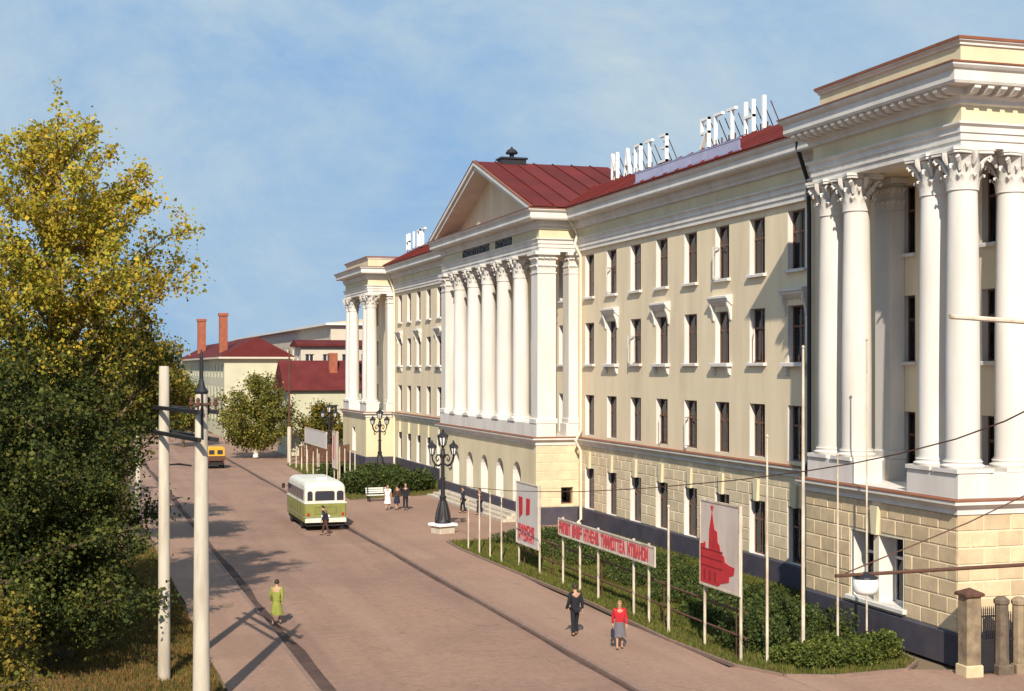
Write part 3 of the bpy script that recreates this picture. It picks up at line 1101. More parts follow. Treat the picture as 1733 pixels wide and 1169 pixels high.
SH_R = sheet_mesh('red_sheet', M_ROOF)
for y0, y1 in ((NY1 - 0.5, CY0 + 5.0), (CY1 - 5.0, FY0 + 0.5)):
    y = y0
    while y < y1:
        bput('roof_sheet', SH_R, (XW, y, 0))
        y += SW
part(MB().prism([(RX1 + 0.03, RZ1 + 0.03), (35.3, Z_E), (35.3, Z_E - 0.1), (RX1 + 0.03, RZ1 - 0.07)], 'y', NY1 - 0.5, FY0 + 0.5), 'rear_roof', M_ROOF)
mb = MB()
for yy in (NY1 - 0.6, FY0 + 0.6):
    mb.add([(RX0, yy, RZ0), (35.2, yy, RZ0), (RX1, yy, RZ1 - 0.03)], [(0, 1, 2)])
part(mb, 'roof_gable', M_ROOF)

# pediment and central roof
PY0, PY1, PYM, PZ = CY0 - 0.66, CY1 + 0.66, (CY0 + CY1) / 2, 22.95
part(MB().prism([(CY0 + 0.3, Z_E + 0.01), (CY1 - 0.3, Z_E + 0.01), (PYM, PZ - 0.35)], 'x', 27.35, 27.6), 'tympanum', M_STUCCO)
mb = MB()
for ye, s_ in ((PY0, 1), (PY1, -1)):
    sl = (PZ - Z_E) / (PYM - ye)
    def zz(y, off):
        return Z_E + 0.02 + (y - ye) * sl + off
    yi = ye + s_ * 1.3
    mb.prism([(ye, Z_E + 0.02), (yi, Z_E + 0.02), (PYM, zz(PYM, -0.48)), (PYM, zz(PYM, -0.02))], 'x', 25.95, 27.5)
    mb.prism([(ye - s_ * 0.1, Z_E + 0.022), (ye + s_ * 0.55, Z_E + 0.022), (PYM, zz(PYM, -0.19)), (PYM, zz(PYM, 0.05))], 'x', 25.80, 25.948)
part(mb, 'raking_cornice', M_WHITE)
mb = MB()
for ye, s_ in ((PY0, 1), (PY1, -1)):
    mb.prism([(ye - s_ * 0.14, Z_E + 0.05), (ye + s_ * 0.2, Z_E + 0.2), (PYM, PZ + 0.16), (PYM, PZ + 0.09)], 'x', 25.77, 25.99)
part(mb, 'raking_flashing', M_EDGE)
# gable sheets
gw = 1.35
for s_, ye in ((1, PY0 - 0.05), (-1, PY1 + 0.05)):
    g = MB()
    a = [(0, 0, 0), (gw - 0.02, 0, 0), (gw - 0.02, (PYM - ye), PZ - Z_E), (0, (PYM - ye), PZ - Z_E)]
    b = [(p[0], p[1], p[2] + 0.05) for p in a]
    g.add(a + b, [(0, 3, 2, 1), (4, 5, 6, 7), (0, 1, 5, 4), (1, 2, 6, 5), (2, 3, 7, 6), (3, 0, 4, 7)])
    g.add([(-0.02, 0, 0.051), (0.02, 0, 0.051), (0.02, PYM - ye, PZ - Z_E + 0.051), (-0.02, PYM - ye, PZ - Z_E + 0.051),
           (-0.02, 0, 0.13), (0.02, 0, 0.13), (0.02, PYM - ye, PZ - Z_E + 0.13), (-0.02, PYM - ye, PZ - Z_E + 0.13)],
          [(4, 5, 6, 7), (0, 4, 7, 3), (1, 2, 6, 5), (0, 1, 5, 4)])
    me = g.mesh('gable_sheet', M_ROOF)
    for k in range(7):
        bput('roof_sheet', me, (25.99 + gw * k, ye, Z_E + 0.06))
part(MB().prism([(PY0 + 0.2, Z_E + 0.05), (PY1 - 0.2, Z_E + 0.05), (PYM, PZ - 0.05)], 'x', 35.2, 35.4), 'roof_gable', M_BRICK)
# vent on the ridge
v = MB()
v.box(-0.85, 0.85, -0.55, 0.55, -0.9, 0.05)
v.cbox(-0.95, 0.95, -0.65, 0.65, 0.05, 0.17, 0.03)
for k in range(7):
    v.box(-0.72 + k * 0.22, -0.66 + k * 0.22, -0.57, 0.57, -0.5, 0.03)
v.lathe([(0.16, 0.17), (0.16, 0.42), (0.40, 0.46), (0.42, 0.55), (0.30, 0.72), (0.10, 0.82), (0.04, 0.95)], 14)
vo = v.build('roof_vent', M_IRON)
vo.parent = bld
vo.location = Vector((28.5, PYM, PZ + 0.25)) - BO

# dark words on the frieze of the central portico (too small to read in the photo: strokes only)
GLY = {
    'П': [(0, 0, 0, 1), (1, 0, 1, 1), (0, 1, 1, 1)], 'Н': [(0, 0, 0, 1), (1, 0, 1, 1), (0, .5, 1, .5)],
    'Ш': [(0, 0, 0, 1), (1, 0, 1, 1), (.5, 0, .5, 1), (0, 0, 1, 0)], 'Г': [(0, 0, 0, 1), (0, 1, 1, 1)],
    'Е': [(0, 0, 0, 1), (0, 1, 1, 1), (0, .5, .8, .5), (0, 0, 1, 0)], 'Т': [(.5, 0, .5, 1), (0, 1, 1, 1)],
    'А': [(0, 0, .5, 1), (.5, 1, 1, 0), (.2, .38, .8, .38)], 'М': [(0, 0, 0, 1), (1, 0, 1, 1), (0, 1, .5, .35), (.5, .35, 1, 1)],
    'З': [(0, 1, 1, 1), (1, 1, 1, .55), (.3, .52, 1, .52), (1, .5, 1, 0), (0, 0, 1, 0)],
    'Я': [(1, 0, 1, 1), (0, 1, 1, 1), (0, .5, 0, 1), (0, .5, 1, .5), (0, 0, .7, .5)],
    'И': [(0, 0, 0, 1), (1, 0, 1, 1), (0, 0, 1, 1)], 'О': [(0, 0, 0, 1), (1, 0, 1, 1), (0, 0, 1, 0), (0, 1, 1, 1)],
    'Л': [(0, 0, .35, 1), (1, 0, 1, 1), (.35, 1, 1, 1)], 'І': [(.5, 0, .5, 1)], 'Р': [(0, 0, 0, 1), (0, 1, 1, 1), (1, 1, 1, .5), (0, .5, 1, .5)],
}


def glyph(mb, ch, y_left, z0, w, h, x0, x1, st):
    """upright letter on a face looking towards -X; reads from +Y (left) to -Y (right)"""
    for k, (ax, az, bx, bz) in enumerate(GLY[ch]):
        a, b = Vector((y_left - ax * w, z0 + az * h)), Vector((y_left - bx * w, z0 + bz * h))
        d = (b - a).normalized()
        n = Vector((-d.y, d.x)) * st / 2
        a, b = a - d * st * 0.5, b + d * st * 0.5
        j = 0.002 * k
        mb.prism([tuple(a - n), tuple(b - n), tuple(b + n), tuple(a + n)], 'x', x0 - j, x1)


for y0, y1, chars in ((96.4, 89.8, 'ПНОЕПАИНЛЕ'), (88.4, 84.9, 'НОПИЕМ')):
    n = len(chars)
    for i, ch in enumerate(chars):
        st = (y0 - y1) / n
        mb = MB()
        glyph(mb, ch, y0 - i * st, 17.03, st * 0.62, 0.40, 26.60, 26.67, 0.13)
        part(mb, 'frieze_letter', M_DARKSIGN)

# downpipes
mb = MB()
mb.tube([(28.2, 79.0, 18.55), (28.25, 78.95, 18.2), (28.75, 78.7, 17.2), (28.55, 78.65, 16.6), (28.9, 78.62, 15.9), (28.92, 78.62, 5.6), (28.6, 78.62, 5.0), (28.92, 78.62, 4.4), (28.92, 78.62, 0.35), (28.7, 78.62, 0.15)], 0.085, 8)
mb.lathe([(0.09, 18.45), (0.2, 18.62), (0.2, 18.7)], 8, 28.2, 79.0)
part(mb, 'downpipe', M_PIPE, True)
mb = MB()
mb.tube([(28.15, 51.2, 18.6), (28.2, 51.3, 18.2), (28.85, 51.6, 16.9), (28.9, 51.6, 15.5), (28.9, 51.6, 5.5), (28.6, 51.6, 4.9), (28.9, 51.6, 4.3), (28.9, 51.6, 0.2)], 0.09, 8)
part(mb, 'downpipe', M_IRON, True)
mb = MB()
mb.tube([(28.2, 128.9, 18.55), (28.8, 128.6, 16.8), (28.9, 128.6, 15.9), (28.92, 128.6, 0.3)], 0.1, 8)
part(mb, 'downpipe', M_PIPE, True)
# entrance canopy line and steps in front of the arches
mb = MB()
for k in range(3):
    mb.box(XP - 1.5 + k * 0.38, XP - 0.115, 81.6 - 0.0 + 0.25 * k, 100.2 - 0.25 * k, 0.0 + 0.001 * k, 0.15 * (k + 1))
part(mb, 'entrance_steps', M_CONC)

# letters standing on the ridge: each one is a thing of its own
words = [('М', 79.9), ('А', 77.9), ('П', 76.3), ('Т', 74.6), ('З', 72.6), ('Я', 67.2), ('Г', 65.6), ('Т', 64.1), ('Н', 62.2), ('І', 60.7)]
nth = ['first', 'second', 'third', 'fourth', 'fifth', 'sixth', 'seventh', 'eighth', 'ninth', 'last']
shape_of = {'М': 'broad', 'А': 'pointed', 'П': 'gate shaped', 'Т': 'crossbar topped', 'З': 'curled', 'Я': 'hooked', 'Г': 'angled', 'Н': 'two stroke', 'І': 'single stroke'}
for i, (ch, y) in enumerate(words):
    mb = MB()
    glyph(mb, ch, 0.42, 0.12, 0.80, 1.42, -0.09, 0.09, 0.14)
    lm = mb.mesh('letter', M_LETTER)
    t = thing('roof_letter', 'white %s letter on the near roof ridge, %s from the pediment' % (shape_of[ch], nth[i]), 'letter', (RX1, y, RZ1 + 0.05), 0, 'white letters along the near roof ridge')
    put('letter_face', lm, t)
    q = MB()
    for a in (-0.35, 0.35):
        q.box(-0.03, 0.03, a - 0.03, a + 0.03, 0.0, 0.3)
        q.bar((0.16, a, 1.3), (0.9, a, -0.30), 0.04)
    q.build('support', M_RUST, t)
for i, (ch, y) in enumerate([('Н', 128.4), ('І', 126.2), ('П', 124.2), ('Г', 122.3)]):
    mb = MB()
    glyph(mb, ch, 0.45, 0.2, 0.85, 1.35, -0.09, 0.09, 0.16)
    t = thing('roof_letter', 'small white letter on the far roof ridge, %s from the pediment' % ['fourth', 'third', 'second', 'first'][i], 'letter', (30.2, y, 20.1), 0, 'white letters along the far roof ridge')
    put('letter_face', mb.mesh('letter', M_LETTER), t)
    MB().box(-0.03, 0.03, -0.4, -0.34, -0.3, 0.25).box(-0.03, 0.03, 0.34, 0.4, -0.3, 0.25).build('support', M_RUST, t)

# ------------------------------------------------------------------ ground, road, pavements
def sheet(name, x0, x1, y0, y1, z, m, nx=1, ny=1):
    mb = MB()
    for i in range(nx):
        for j in range(ny):
            xa, xb = x0 + (x1 - x0) * i / nx, x0 + (x1 - x0) * (i + 1) / nx
            ya, yb = y0 + (y1 - y0) * j / ny, y0 + (y1 - y0) * (j + 1) / ny
            mb.quad((xa, ya, z), (xb, ya, z), (xb, yb, z), (xa, yb, z))
    return struct(mb.build(name, m))


def strip(name, pts_l, pts_r, z, m):
    mb = MB()
    for k in range(len(pts_l) - 1):
        a, b, c, d = pts_l[k], pts_r[k], pts_r[k + 1], pts_l[k + 1]
        mb.quad((*a, z), (*b, z), (*c, z), (*d, z))
    return struct(mb.build(name, m))


sheet('ground', -1500, 1500, -200, 3000, -0.12, M_GROUND)
RL, RR = 7.0, 15.75
YS = [5 + 3.5 * k for k in range(58)]


def jit(y, ph, amp):
    return amp * (math.sin(y * 0.31 + ph) + 0.6 * math.sin(y * 0.83 + 2.1 * ph) + 0.4 * math.sin(y * 1.9 + ph * 3))


sheet('road', RL, RR, 5, 205, -0.10, M_ASPHALT, 4, 40)
strip('gutter', [(RL, y) for y in YS], [(RL + 0.42 + jit(y, 0.3, 0.08), y) for y in YS], -0.096, M_GUTTER)
strip('gutter', [(RR - 0.16 - jit(y, 1.3, 0.05), y) for y in YS], [(RR, y) for y in YS], -0.096, M_GUTTER)
for nm, x0, x1 in (('kerb', RL - 0.16, RL), ('kerb', RR, RR + 0.16)):
    struct(MB().cbox(x0, x1, 5, 205, -0.12, 0.012, 0.02).build(nm, M_KERB))
strip('pavement', [(RR + 0.162, y) for y in YS], [(19.45 + 0.15 * math.sin(y * 0.2), y) if 38.5 < y < 73.5 else (29.0, y) for y in YS], 0.0, M_PAVE)
strip('pavement', [(4.35 + jit(y, 2, 0.07), y) for y in YS], [(RL - 0.162, y) for y in YS], 0.0, M_PAVE)
sheet('pavement', 28.99, 60, -5, 37.6, -0.004, M_PAVE)
# lawns
lawn_edge = [(19.35, 73.2), (19.2, 70), (19.35, 63), (19.7, 52.6), (19.55, 44.5), (19.85, 40.0), (20.6, 38.3), (22.0, 37.75), (24.6, 37.9), (25.6, 38.9), (25.9, 40.5), (25.95, 47.3)]
lw = MB()
lw.add([(x, y, 0.02) for x, y in lawn_edge] + [(28.95, 47.3, 0.02), (28.95, 73.2, 0.02)], [tuple(range(len(lawn_edge) + 2))])
struct(lw.build('lawn', M_SOIL))
edge_kb = MB()
for k in range(len(lawn_edge) - 2):
    edge_kb.bar((*lawn_edge[k], 0.02), (*lawn_edge[k + 1], 0.02), 0.1, 0.12)
struct(edge_kb.build('lawn_edging', M_KERB))
struct(MB().add([(19.0, 98.6, 0.02), (24.6, 100.5, 0.02), (28.9, 103, 0.02), (28.9, 128, 0.02), (24, 136, 0.02), (20.0, 136, 0.02)], [(0, 1, 2, 3, 4, 5)]).build('lawn', M_SOIL))
sheet('verge', -60, 4.25, 5, 205, 0.004, M_SOIL, 6, 12)


def in_poly(px, py, poly):
    c = np.zeros(len(px), bool)
    j = len(poly) - 1
    for i in range(len(poly)):
        xi, yi = poly[i]
        xj, yj = poly[j]
        hit = ((yi > py) != (yj > py)) & (px < (xj - xi) * (py - yi) / (yj - yi + 1e-12) + xi)
        c ^= hit
        j = i
    return c


def np_mesh(name, V, F, m):
    """V (n,3), F (k,3|4) -> mesh"""
    me = bpy.data.meshes.new(name)
    V = np.asarray(V, np.float32)
    F = np.asarray(F, np.int32)
    k = F.shape[1]
    me.vertices.add(len(V))
    me.vertices.foreach_set('co', V.ravel())
    me.loops.add(F.size)
    me.loops.foreach_set('vertex_index', F.ravel())
    me.polygons.add(len(F))
    me.polygons.foreach_set('loop_start', np.arange(0, F.size, k, dtype=np.int32))
    me.polygons.foreach_set('loop_total', np.full(len(F), k, np.int32))
    me.update(calc_edges=True)
    me.materials.append(m)
    return me


def grass(name, px, py, z, hmin, hmax, m, label):
    n = len(px)
    a = RNG.uniform(0, 2 * PI, n)
    h = RNG.uniform(hmin, hmax, n)
    w = RNG.uniform(0.012, 0.028, n)
    lean = RNG.uniform(0, 0.6, n) * h
    b = RNG.uniform(0, 2 * PI, n)
    V = np.zeros((n, 3, 3))
    V[:, 0] = np.stack([px - np.cos(a) * w, py - np.sin(a) * w, np.full(n, z)], 1)
    V[:, 1] = np.stack([px + np.cos(a) * w, py + np.sin(a) * w, np.full(n, z)], 1)
    V[:, 2] = np.stack([px + np.cos(b) * lean, py + np.sin(b) * lean, z + h], 1)
    F = np.arange(3 * n).reshape(n, 3)
    o = put(name, np_mesh(name, V.reshape(-1, 3), F, m))
    return tag(o, label, 'grass', kind='stuff')


n = 90000
gx, gy = RNG.uniform(19, 29, n), RNG.uniform(37.5, 73.3, n)
ok = in_poly(gx, gy, lawn_edge + [(28.95, 47.3), (28.95, 73.2)])
grass('grass', gx[ok], gy[ok], 0.02, 0.06, 0.22, M_GRASS, 'green grass on the long lawn before the building')
n = 26000
gx, gy = RNG.uniform(19, 28.9, n), RNG.uniform(98.6, 136, n)
ok = in_poly(gx, gy, [(19.0, 98.6), (24.6, 100.5), (28.9, 103), (28.9, 128), (24, 136), (20.0, 136)])
grass('grass', gx[ok], gy[ok], 0.02, 0.06, 0.25, M_GRASS, 'green grass on the far lawn past the entrance')
n = 80000
gx, gy = 4.3 - np.abs(RNG.normal(0, 3.5, n)), RNG.uniform(30, 75, n)
grass('grass', gx, gy, 0.0, 0.05, 0.20, M_GRASS_DRY, 'dry browning grass under the trees on the left')


# ------------------------------------------------------------------ foliage
def leaves(centers, size_lo, size_hi, flat=0.0):
    """one small folded leaf per centre; returns V, F"""
    n = len(centers)
    d = RNG.normal(size=(n, 3))
    d[:, 2] *= (1 - flat)
    d /= np.linalg.norm(d, axis=1, keepdims=True) + 1e-9
    u = np.cross(d, RNG.normal(size=(n, 3)))
    u /= np.linalg.norm(u, axis=1, keepdims=True) + 1e-9
    nrm = np.cross(d, u)
    L = size_lo + (size_hi - size_lo) * RNG.uniform(0, 1, (n, 1)) ** 1.6
    Wd = L * RNG.uniform(0.32, 0.5, (n, 1))
    a = centers - d * L * 0.5
    b = centers + u * Wd + nrm * L * 0.12
    c = centers + d * L * 0.5
    e_ = centers - u * Wd + nrm * L * 0.12
    V = np.stack([a, b, c, e_], 1).reshape(-1, 3)
    F = np.arange(4 * n).reshape(n, 4)
    return V, F


def tree(name, loc, H, label, m_leaf, m_bark, crown, n_branch, leaves_per, size, group=None, lime=None, trunk_r=0.2, seed=1, gauss=0.28, up=0.5, top_spike=True, lower=None):
    """tapered trunk, limbs that climb outward, sprays of leaves along the twigs.
    crown: list of (z fraction, radius) giving the reach of the limbs at each height"""
    rg = np.random.default_rng(seed)
    rd = random.Random(seed)
    t = thing(name, label, 'tree', loc, 0, group)
    tr = MB()
    lean = (rd.uniform(-0.02, 0.02) * H, rd.uniform(-0.02, 0.02) * H)

    def axis(z):
        k = z / H
        return Vector((lean[0] * k + 0.12 * math.sin(5 * k + seed), lean[1] * k + 0.12 * math.cos(4 * k + seed), z))
    zs = [H * 0.96 * k / 9 for k in range(10)]
    tr.tube([axis(z) for z in zs], [trunk_r * (1.35 if k == 0 else 1) * (1 - 0.93 * (k / 9) ** 0.9) + 0.008 for k in range(10)], 8)
    cz = [c[0] for c in crown]
    crr = [c[1] for c in crown]
    cents = []
    for i in range(n_branch):
        zf = cz[0] + (cz[-1] - cz[0]) * ((i + rd.random()) / n_branch)
        R = float(np.interp(zf, cz, crr)) * rd.uniform(0.45, 1.18)
        az = i * 2.39996 + rd.uniform(-0.4, 0.4)
        rise = R * up * rd.uniform(0.5, 1.3)
        z0 = max(0.12 * H, zf * H - rise)
        p0 = axis(z0)
        d = Vector((math.cos(az), math.sin(az), 0))
        p3 = axis(zf * H) + d * R
        p3.z = zf * H + rd.uniform(-0.03, 0.03) * H
        p1 = p0 + d * R * 0.33 + Vector((0, 0, (p3.z - p0.z) * 0.25))
        p2 = p0 + d * R * 0.68 + Vector((rd.uniform(-.2, .2), rd.uniform(-.2, .2), (p3.z - p0.z) * 0.65))
        r0 = trunk_r * 0.42 * (1 - 0.7 * zf) + 0.012
        tr.tube([p0, p1, p2, p3], [r0, r0 * 0.72, r0 * 0.42, 0.008], 5)
        nsub = max(3, int(R * 2.6))
        for j in range(nsub):
            f = 0.22 + 0.82 * (j + rd.random()) / nsub
            f = min(f, 1.0)
            base = (p0 * (1 - f) ** 3 + p1 * 3 * f * (1 - f) ** 2 + p2 * 3 * f * f * (1 - f) + p3 * f ** 3)
            sd_ = Vector((rd.uniform(-1, 1), rd.uniform(-1, 1), rd.uniform(-0.35, 1.0))).normalized() * rd.uniform(0.25, 0.75) * (0.45 + 0.16 * R)
            tip = base + sd_
            tr.tube([base, base + sd_ * 0.5 + Vector((0, 0, 0.03)), tip], [r0 * 0.28 + 0.004, r0 * 0.16 + 0.004, 0.004], 3)
            k = int(leaves_per * rd.uniform(0.5, 1.5))
            tt = rg.uniform(0.1, 1.15, (k, 1))
            c = np.array(base) + np.array(sd_) * tt + rg.normal(0, gauss, (k, 3)) * (0.5 + 0.5 * tt)
            cents.append(c)
    if top_spike:
        k = int(leaves_per * 3)
        tt = rg.uniform(0.80, 1.02, k)
        ax = np.array([axis(H * float(q)) for q in tt])
        cents.append(ax + rg.normal(0, 1, (k, 3)) * (0.10 + (1.02 - tt[:, None]) * 1.4) * np.array([1, 1, 0.6]))
    C = np.concatenate(cents)
    V, F = leaves(C, size[0], size[1])
    tr.build('trunk', m_bark, t)
    if lower:
        hi_ = C[:, 2] + rg.normal(0, 1.5, len(C)) > lower[0]
        for nm_, sel, mm in (('crown', hi_, m_leaf), ('lower_crown', ~hi_, lower[1])):
            V, F = leaves(C[sel], size[0], size[1])
            put(nm_, np_mesh(nm_, V, F, mm), t)
    else:
        put('crown', np_mesh('crown', V, F, m_leaf), t)
    if lime:
        MB().tube([axis(0.0), axis(lime * 0.5), axis(lime)], [trunk_r * 1.37, trunk_r * 1.1, trunk_r * 1.0], 8).build('limewash', M_LIME, t)
    return t, len(C)


def shrub(name, loc, rx, ry, h, n, label, m_leaf, size=(0.05, 0.12), group=None, seed=3, cat='shrub', lumps=9):
    rg = np.random.default_rng(seed)
    rd = random.Random(seed)
    t = thing(name, label, cat, loc, 0, group)
    st = MB()
    cents = []
    per = n // lumps
    for i in range(lumps):
        a = rd.uniform(0, 2 * PI)
        q = math.sqrt(rd.random()) * 0.8
        cx, cy = q * rx * math.cos(a), q * ry * math.sin(a)
        ch = h * rd.uniform(0.62, 1.0) * (1 - 0.25 * q)
        for s_ in range(4):
            tx, ty = cx + rd.uniform(-.3, .3) * rx * 0.5, cy + rd.uniform(-.3, .3) * ry * 0.5
            st.tube([(cx, cy, 0), ((cx + tx) / 2, (cy + ty) / 2, ch * 0.5), (tx, ty, ch * 0.9)], [0.02, 0.013, 0.004], 4)
        d = rg.normal(size=(per, 3))
        d /= np.linalg.norm(d, axis=1, keepdims=True)
        r = rg.uniform(0.35, 1.05, (per, 1)) ** 0.6
        rr = np.array([rx * 0.42, ry * 0.42, ch * 0.52])
        c = np.array([cx, cy, ch * 0.55]) + d * r * rr + rg.normal(0, 0.04, (per, 3))
        c[:, 2] = np.maximum(c[:, 2], 0.03)
        cents.append(c)
    C = np.concatenate(cents)
    V, F = leaves(C, size[0], size[1])
    st.build('stems', M_BARK, t)['kind'] = 'stuff'
    put('foliage', np_mesh('foliage', V, F, m_leaf), t)
    return t


GT = 'trees beside the left pavement'
tree('tall_tree', (-0.35, 50.0, 0), 18.6, 'tall tree with gold and green leaves above the left pavement', M_LEAF_GOLD, M_BARK_PALE,
     [(0.42, 3.2), (0.5, 3.9), (0.60, 4.5), (0.70, 4.2), (0.8, 3.6), (0.88, 2.7), (0.95, 1.3)], 96, 98, (0.07, 0.20), GT, trunk_r=0.30, seed=5, gauss=0.22, up=0.85, lower=(10.2, M_LEAF_DEEP))
tree('broad_tree', (-1.9, 44.5, 0), 10.0, 'dense dark green tree at the left edge behind the concrete poles', M_LEAF_DARK, M_BARK,
     [(0.12, 2.8), (0.3, 3.9), (0.5, 3.8), (0.75, 3.0), (0.95, 1.2)], 70, 125, (0.07, 0.19), GT, trunk_r=0.22, seed=8, gauss=0.30, up=0.3, top_spike=False)
tree('broad_tree', (-0.4, 55.5, 0), 10.6, 'dark green tree just behind the tall gold tree', M_LEAF_DARK, M_BARK,
     [(0.12, 2.6), (0.3, 3.4), (0.5, 3.6), (0.75, 3.2), (0.95, 1.4)], 64, 115, (0.08, 0.20), GT, trunk_r=0.22, seed=9, gauss=0.30, up=0.3, top_spike=False)
tree('broad_tree', (-2.6, 35.0, 0), 4.6, 'low yellowing tree in the bottom left corner', M_LEAF_MIX, M_BARK,
     [(0.15, 2.0), (0.4, 2.3), (0.7, 2.0), (0.95, 0.8)], 40, 110, (0.06, 0.15), GT, trunk_r=0.15, seed=12, gauss=0.28, up=0.3, top_spike=False)
tree('broad_tree', (-6.5, 52.0, 0), 11.5, 'dark tree at the left margin behind the low yellowing tree', M_LEAF_DARK, M_BARK,
     [(0.15, 2.8), (0.4, 3.6), (0.7, 3.4), (0.95, 1.4)], 46, 80, (0.12, 0.24), GT, trunk_r=0.22, seed=14, gauss=0.32, up=0.3, top_spike=False)
tree('broad_tree', (2.9, 72.5, 0), 11.2, 'olive green tree half way down the left pavement', M_LEAF_MIX, M_BARK,
     [(0.62, 2.6), (0.72, 3.4), (0.85, 3.0), (0.97, 1.3)], 54, 110, (0.09, 0.22), GT, trunk_r=0.2, seed=16, gauss=0.30, up=0.4, top_spike=False)
tree('broad_tree', (3.0, 84.0, 0), 11.8, 'olive tree overhanging the far left pavement beside a lone pole', M_LEAF_MIX, M_BARK,
     [(0.5, 2.4), (0.65, 3.4), (0.82, 2.8), (0.97, 1.0)], 44, 75, (0.13, 0.26), GT, trunk_r=0.2, seed=18, gauss=0.32, up=0.4, top_spike=False)
tree('broad_tree', (-2.5, 76.0, 0), 10.8, 'dark tree deep among the left pavement trees', M_LEAF_DARK, M_BARK,
     [(0.15, 2.6), (0.45, 3.6), (0.75, 3.2), (0.95, 1.4)], 44, 70, (0.14, 0.27), GT, trunk_r=0.2, seed=20, gauss=0.34, up=0.35, top_spike=False)
tree('broad_tree', (-1.0, 100.0, 0), 12.0, 'far dark tree at the end of the left pavement row', M_LEAF_DARK, M_BARK,
     [(0.15, 2.6), (0.45, 3.8), (0.75, 3.4), (0.95, 1.4)], 40, 70, (0.17, 0.32), GT, trunk_r=0.2, seed=21, gauss=0.4, up=0.35, top_spike=False)
tree('street_tree', (18.6, 147.0, 0), 8.6, 'bushy olive tree with a whitewashed trunk at the street end', M_LEAF_FAR, M_BARK,
     [(0.24, 2.9), (0.45, 3.9), (0.7, 3.4), (0.88, 2.2), (0.97, 1.0)], 50, 70, (0.14, 0.32), None, 1.6, trunk_r=0.22, seed=23, gauss=0.40, up=0.8, top_spike=False)
tree('street_tree', (25.3, 146.0, 0), 5.6, 'small orange tinged tree before the red roofed house', M_LEAF_MIX, M_BARK,
     [(0.35, 1.8), (0.6, 2.4), (0.95, 0.8)], 30, 60, (0.18, 0.32), None, None, trunk_r=0.14, seed=25, gauss=0.35, up=0.35, top_spike=False)
tree('street_tree', (13.0, 172.0, 0), 8.5, 'dark green tree behind the yellow van', M_LEAF_FAR, M_BARK,
     [(0.3, 2.2), (0.6, 3.4), (0.95, 1.2)], 34, 60, (0.22, 0.40), None, None, trunk_r=0.18, seed=26, gauss=0.45, up=0.35, top_spike=False)
tree('street_tree', (5.0, 190.0, 0), 8.0, 'hazy green tree at the far end of the roadway', M_LEAF_FAR, M_BARK,
     [(0.3, 2.4), (0.6, 3.6), (0.95, 1.2)], 34, 60, (0.24, 0.42), None, None, trunk_r=0.18, seed=27, gauss=0.45, up=0.35, top_spike=False)

tree('broad_tree', (-0.1, 47.6, 0), 9.2, 'dark green tree directly below the tall gold crown', M_LEAF_DARK, M_BARK,
     [(0.06, 2.0), (0.2, 2.6), (0.45, 2.9), (0.75, 2.6), (0.96, 1.3)], 66, 120, (0.07, 0.18), GT, trunk_r=0.18, seed=34, gauss=0.28, up=0.3, top_spike=False)
GH = 'shrubs on the lawn before the building'
hed = [(24.2, 70.6, 2.7, 2.6, 0.95), (24.6, 66.3, 2.9, 2.8, 0.85), (24.9, 61.6, 2.8, 2.8, 0.8), (24.9, 56.8, 2.8, 2.8, 0.8), (24.8, 52.2, 2.8, 2.7, 0.85), (24.2, 47.6, 2.5, 2.6, 0.9)]
hl = ['dark leafy shrub bed nearest the cast iron lamp', 'dark shrub bed behind the row of thin white poles', 'dark shrub bed behind the tall board with two red stripes',
      'dark shrub bed behind the left half of the long banner', 'dark shrub bed behind the right half of the long banner', 'dark shrub bed between the banner and the red tower board']
for k, (x, y, rx, ry, h) in enumerate(hed):
    shrub('shrub_bed', (x, y, 0), rx, ry, h, 11000, hl[k], M_LEAF_HEDGE, (0.07, 0.15), GH, 30 + k, lumps=16)
bu = [(22.2, 42.6, 1.9, 1.5, 1.35, 'rounded dark bush behind the red tower board'), (24.1, 43.6, 1.6, 1.6, 1.5, 'rounded dark bush nearest the tan block wall'),
      (21.9, 39.7, 1.2, 1.0, 0.85, 'bright green low bush at the near corner of the lawn'), (23.4, 39.4, 1.3, 1.0, 0.95, 'bright green low bush in the middle of the near lawn edge'),
      (24.7, 39.5, 0.9, 0.9, 0.95, 'bright green low bush at the right end of the lawn')]
for k, (x, y, rx, ry, h, lab) in enumerate(bu):
    shrub('bush', (x, y, 0), rx, ry, h, 8000, lab, M_LEAF_HEDGE if k < 2 else M_LEAF_BUSH, (0.06, 0.14), GH, 50 + k, lumps=11)
GH2 = 'hedges on the far lawn'
for k, (x, y, rx, ry, h, lab) in enumerate([(21.6, 103.0, 2.4, 2.2, 2.2, 'tall dark hedge behind the bus and bench'), (24.6, 105.0, 2.4, 2.4, 1.9, 'dark hedge around the far cast iron lamp'),
                                            (23.6, 111.0, 2.6, 2.6, 1.8, 'dark hedge further back behind the far white poles'), (22.6, 118.0, 2.4, 3.0, 1.5, 'low hedge at the far end of the far lawn')]):
    shrub('hedge', (x, y, 0), rx, ry, h, 9000, lab, M_LEAF_HEDGE, (0.12, 0.24), GH2, 70 + k, cat='hedge', lumps=14)

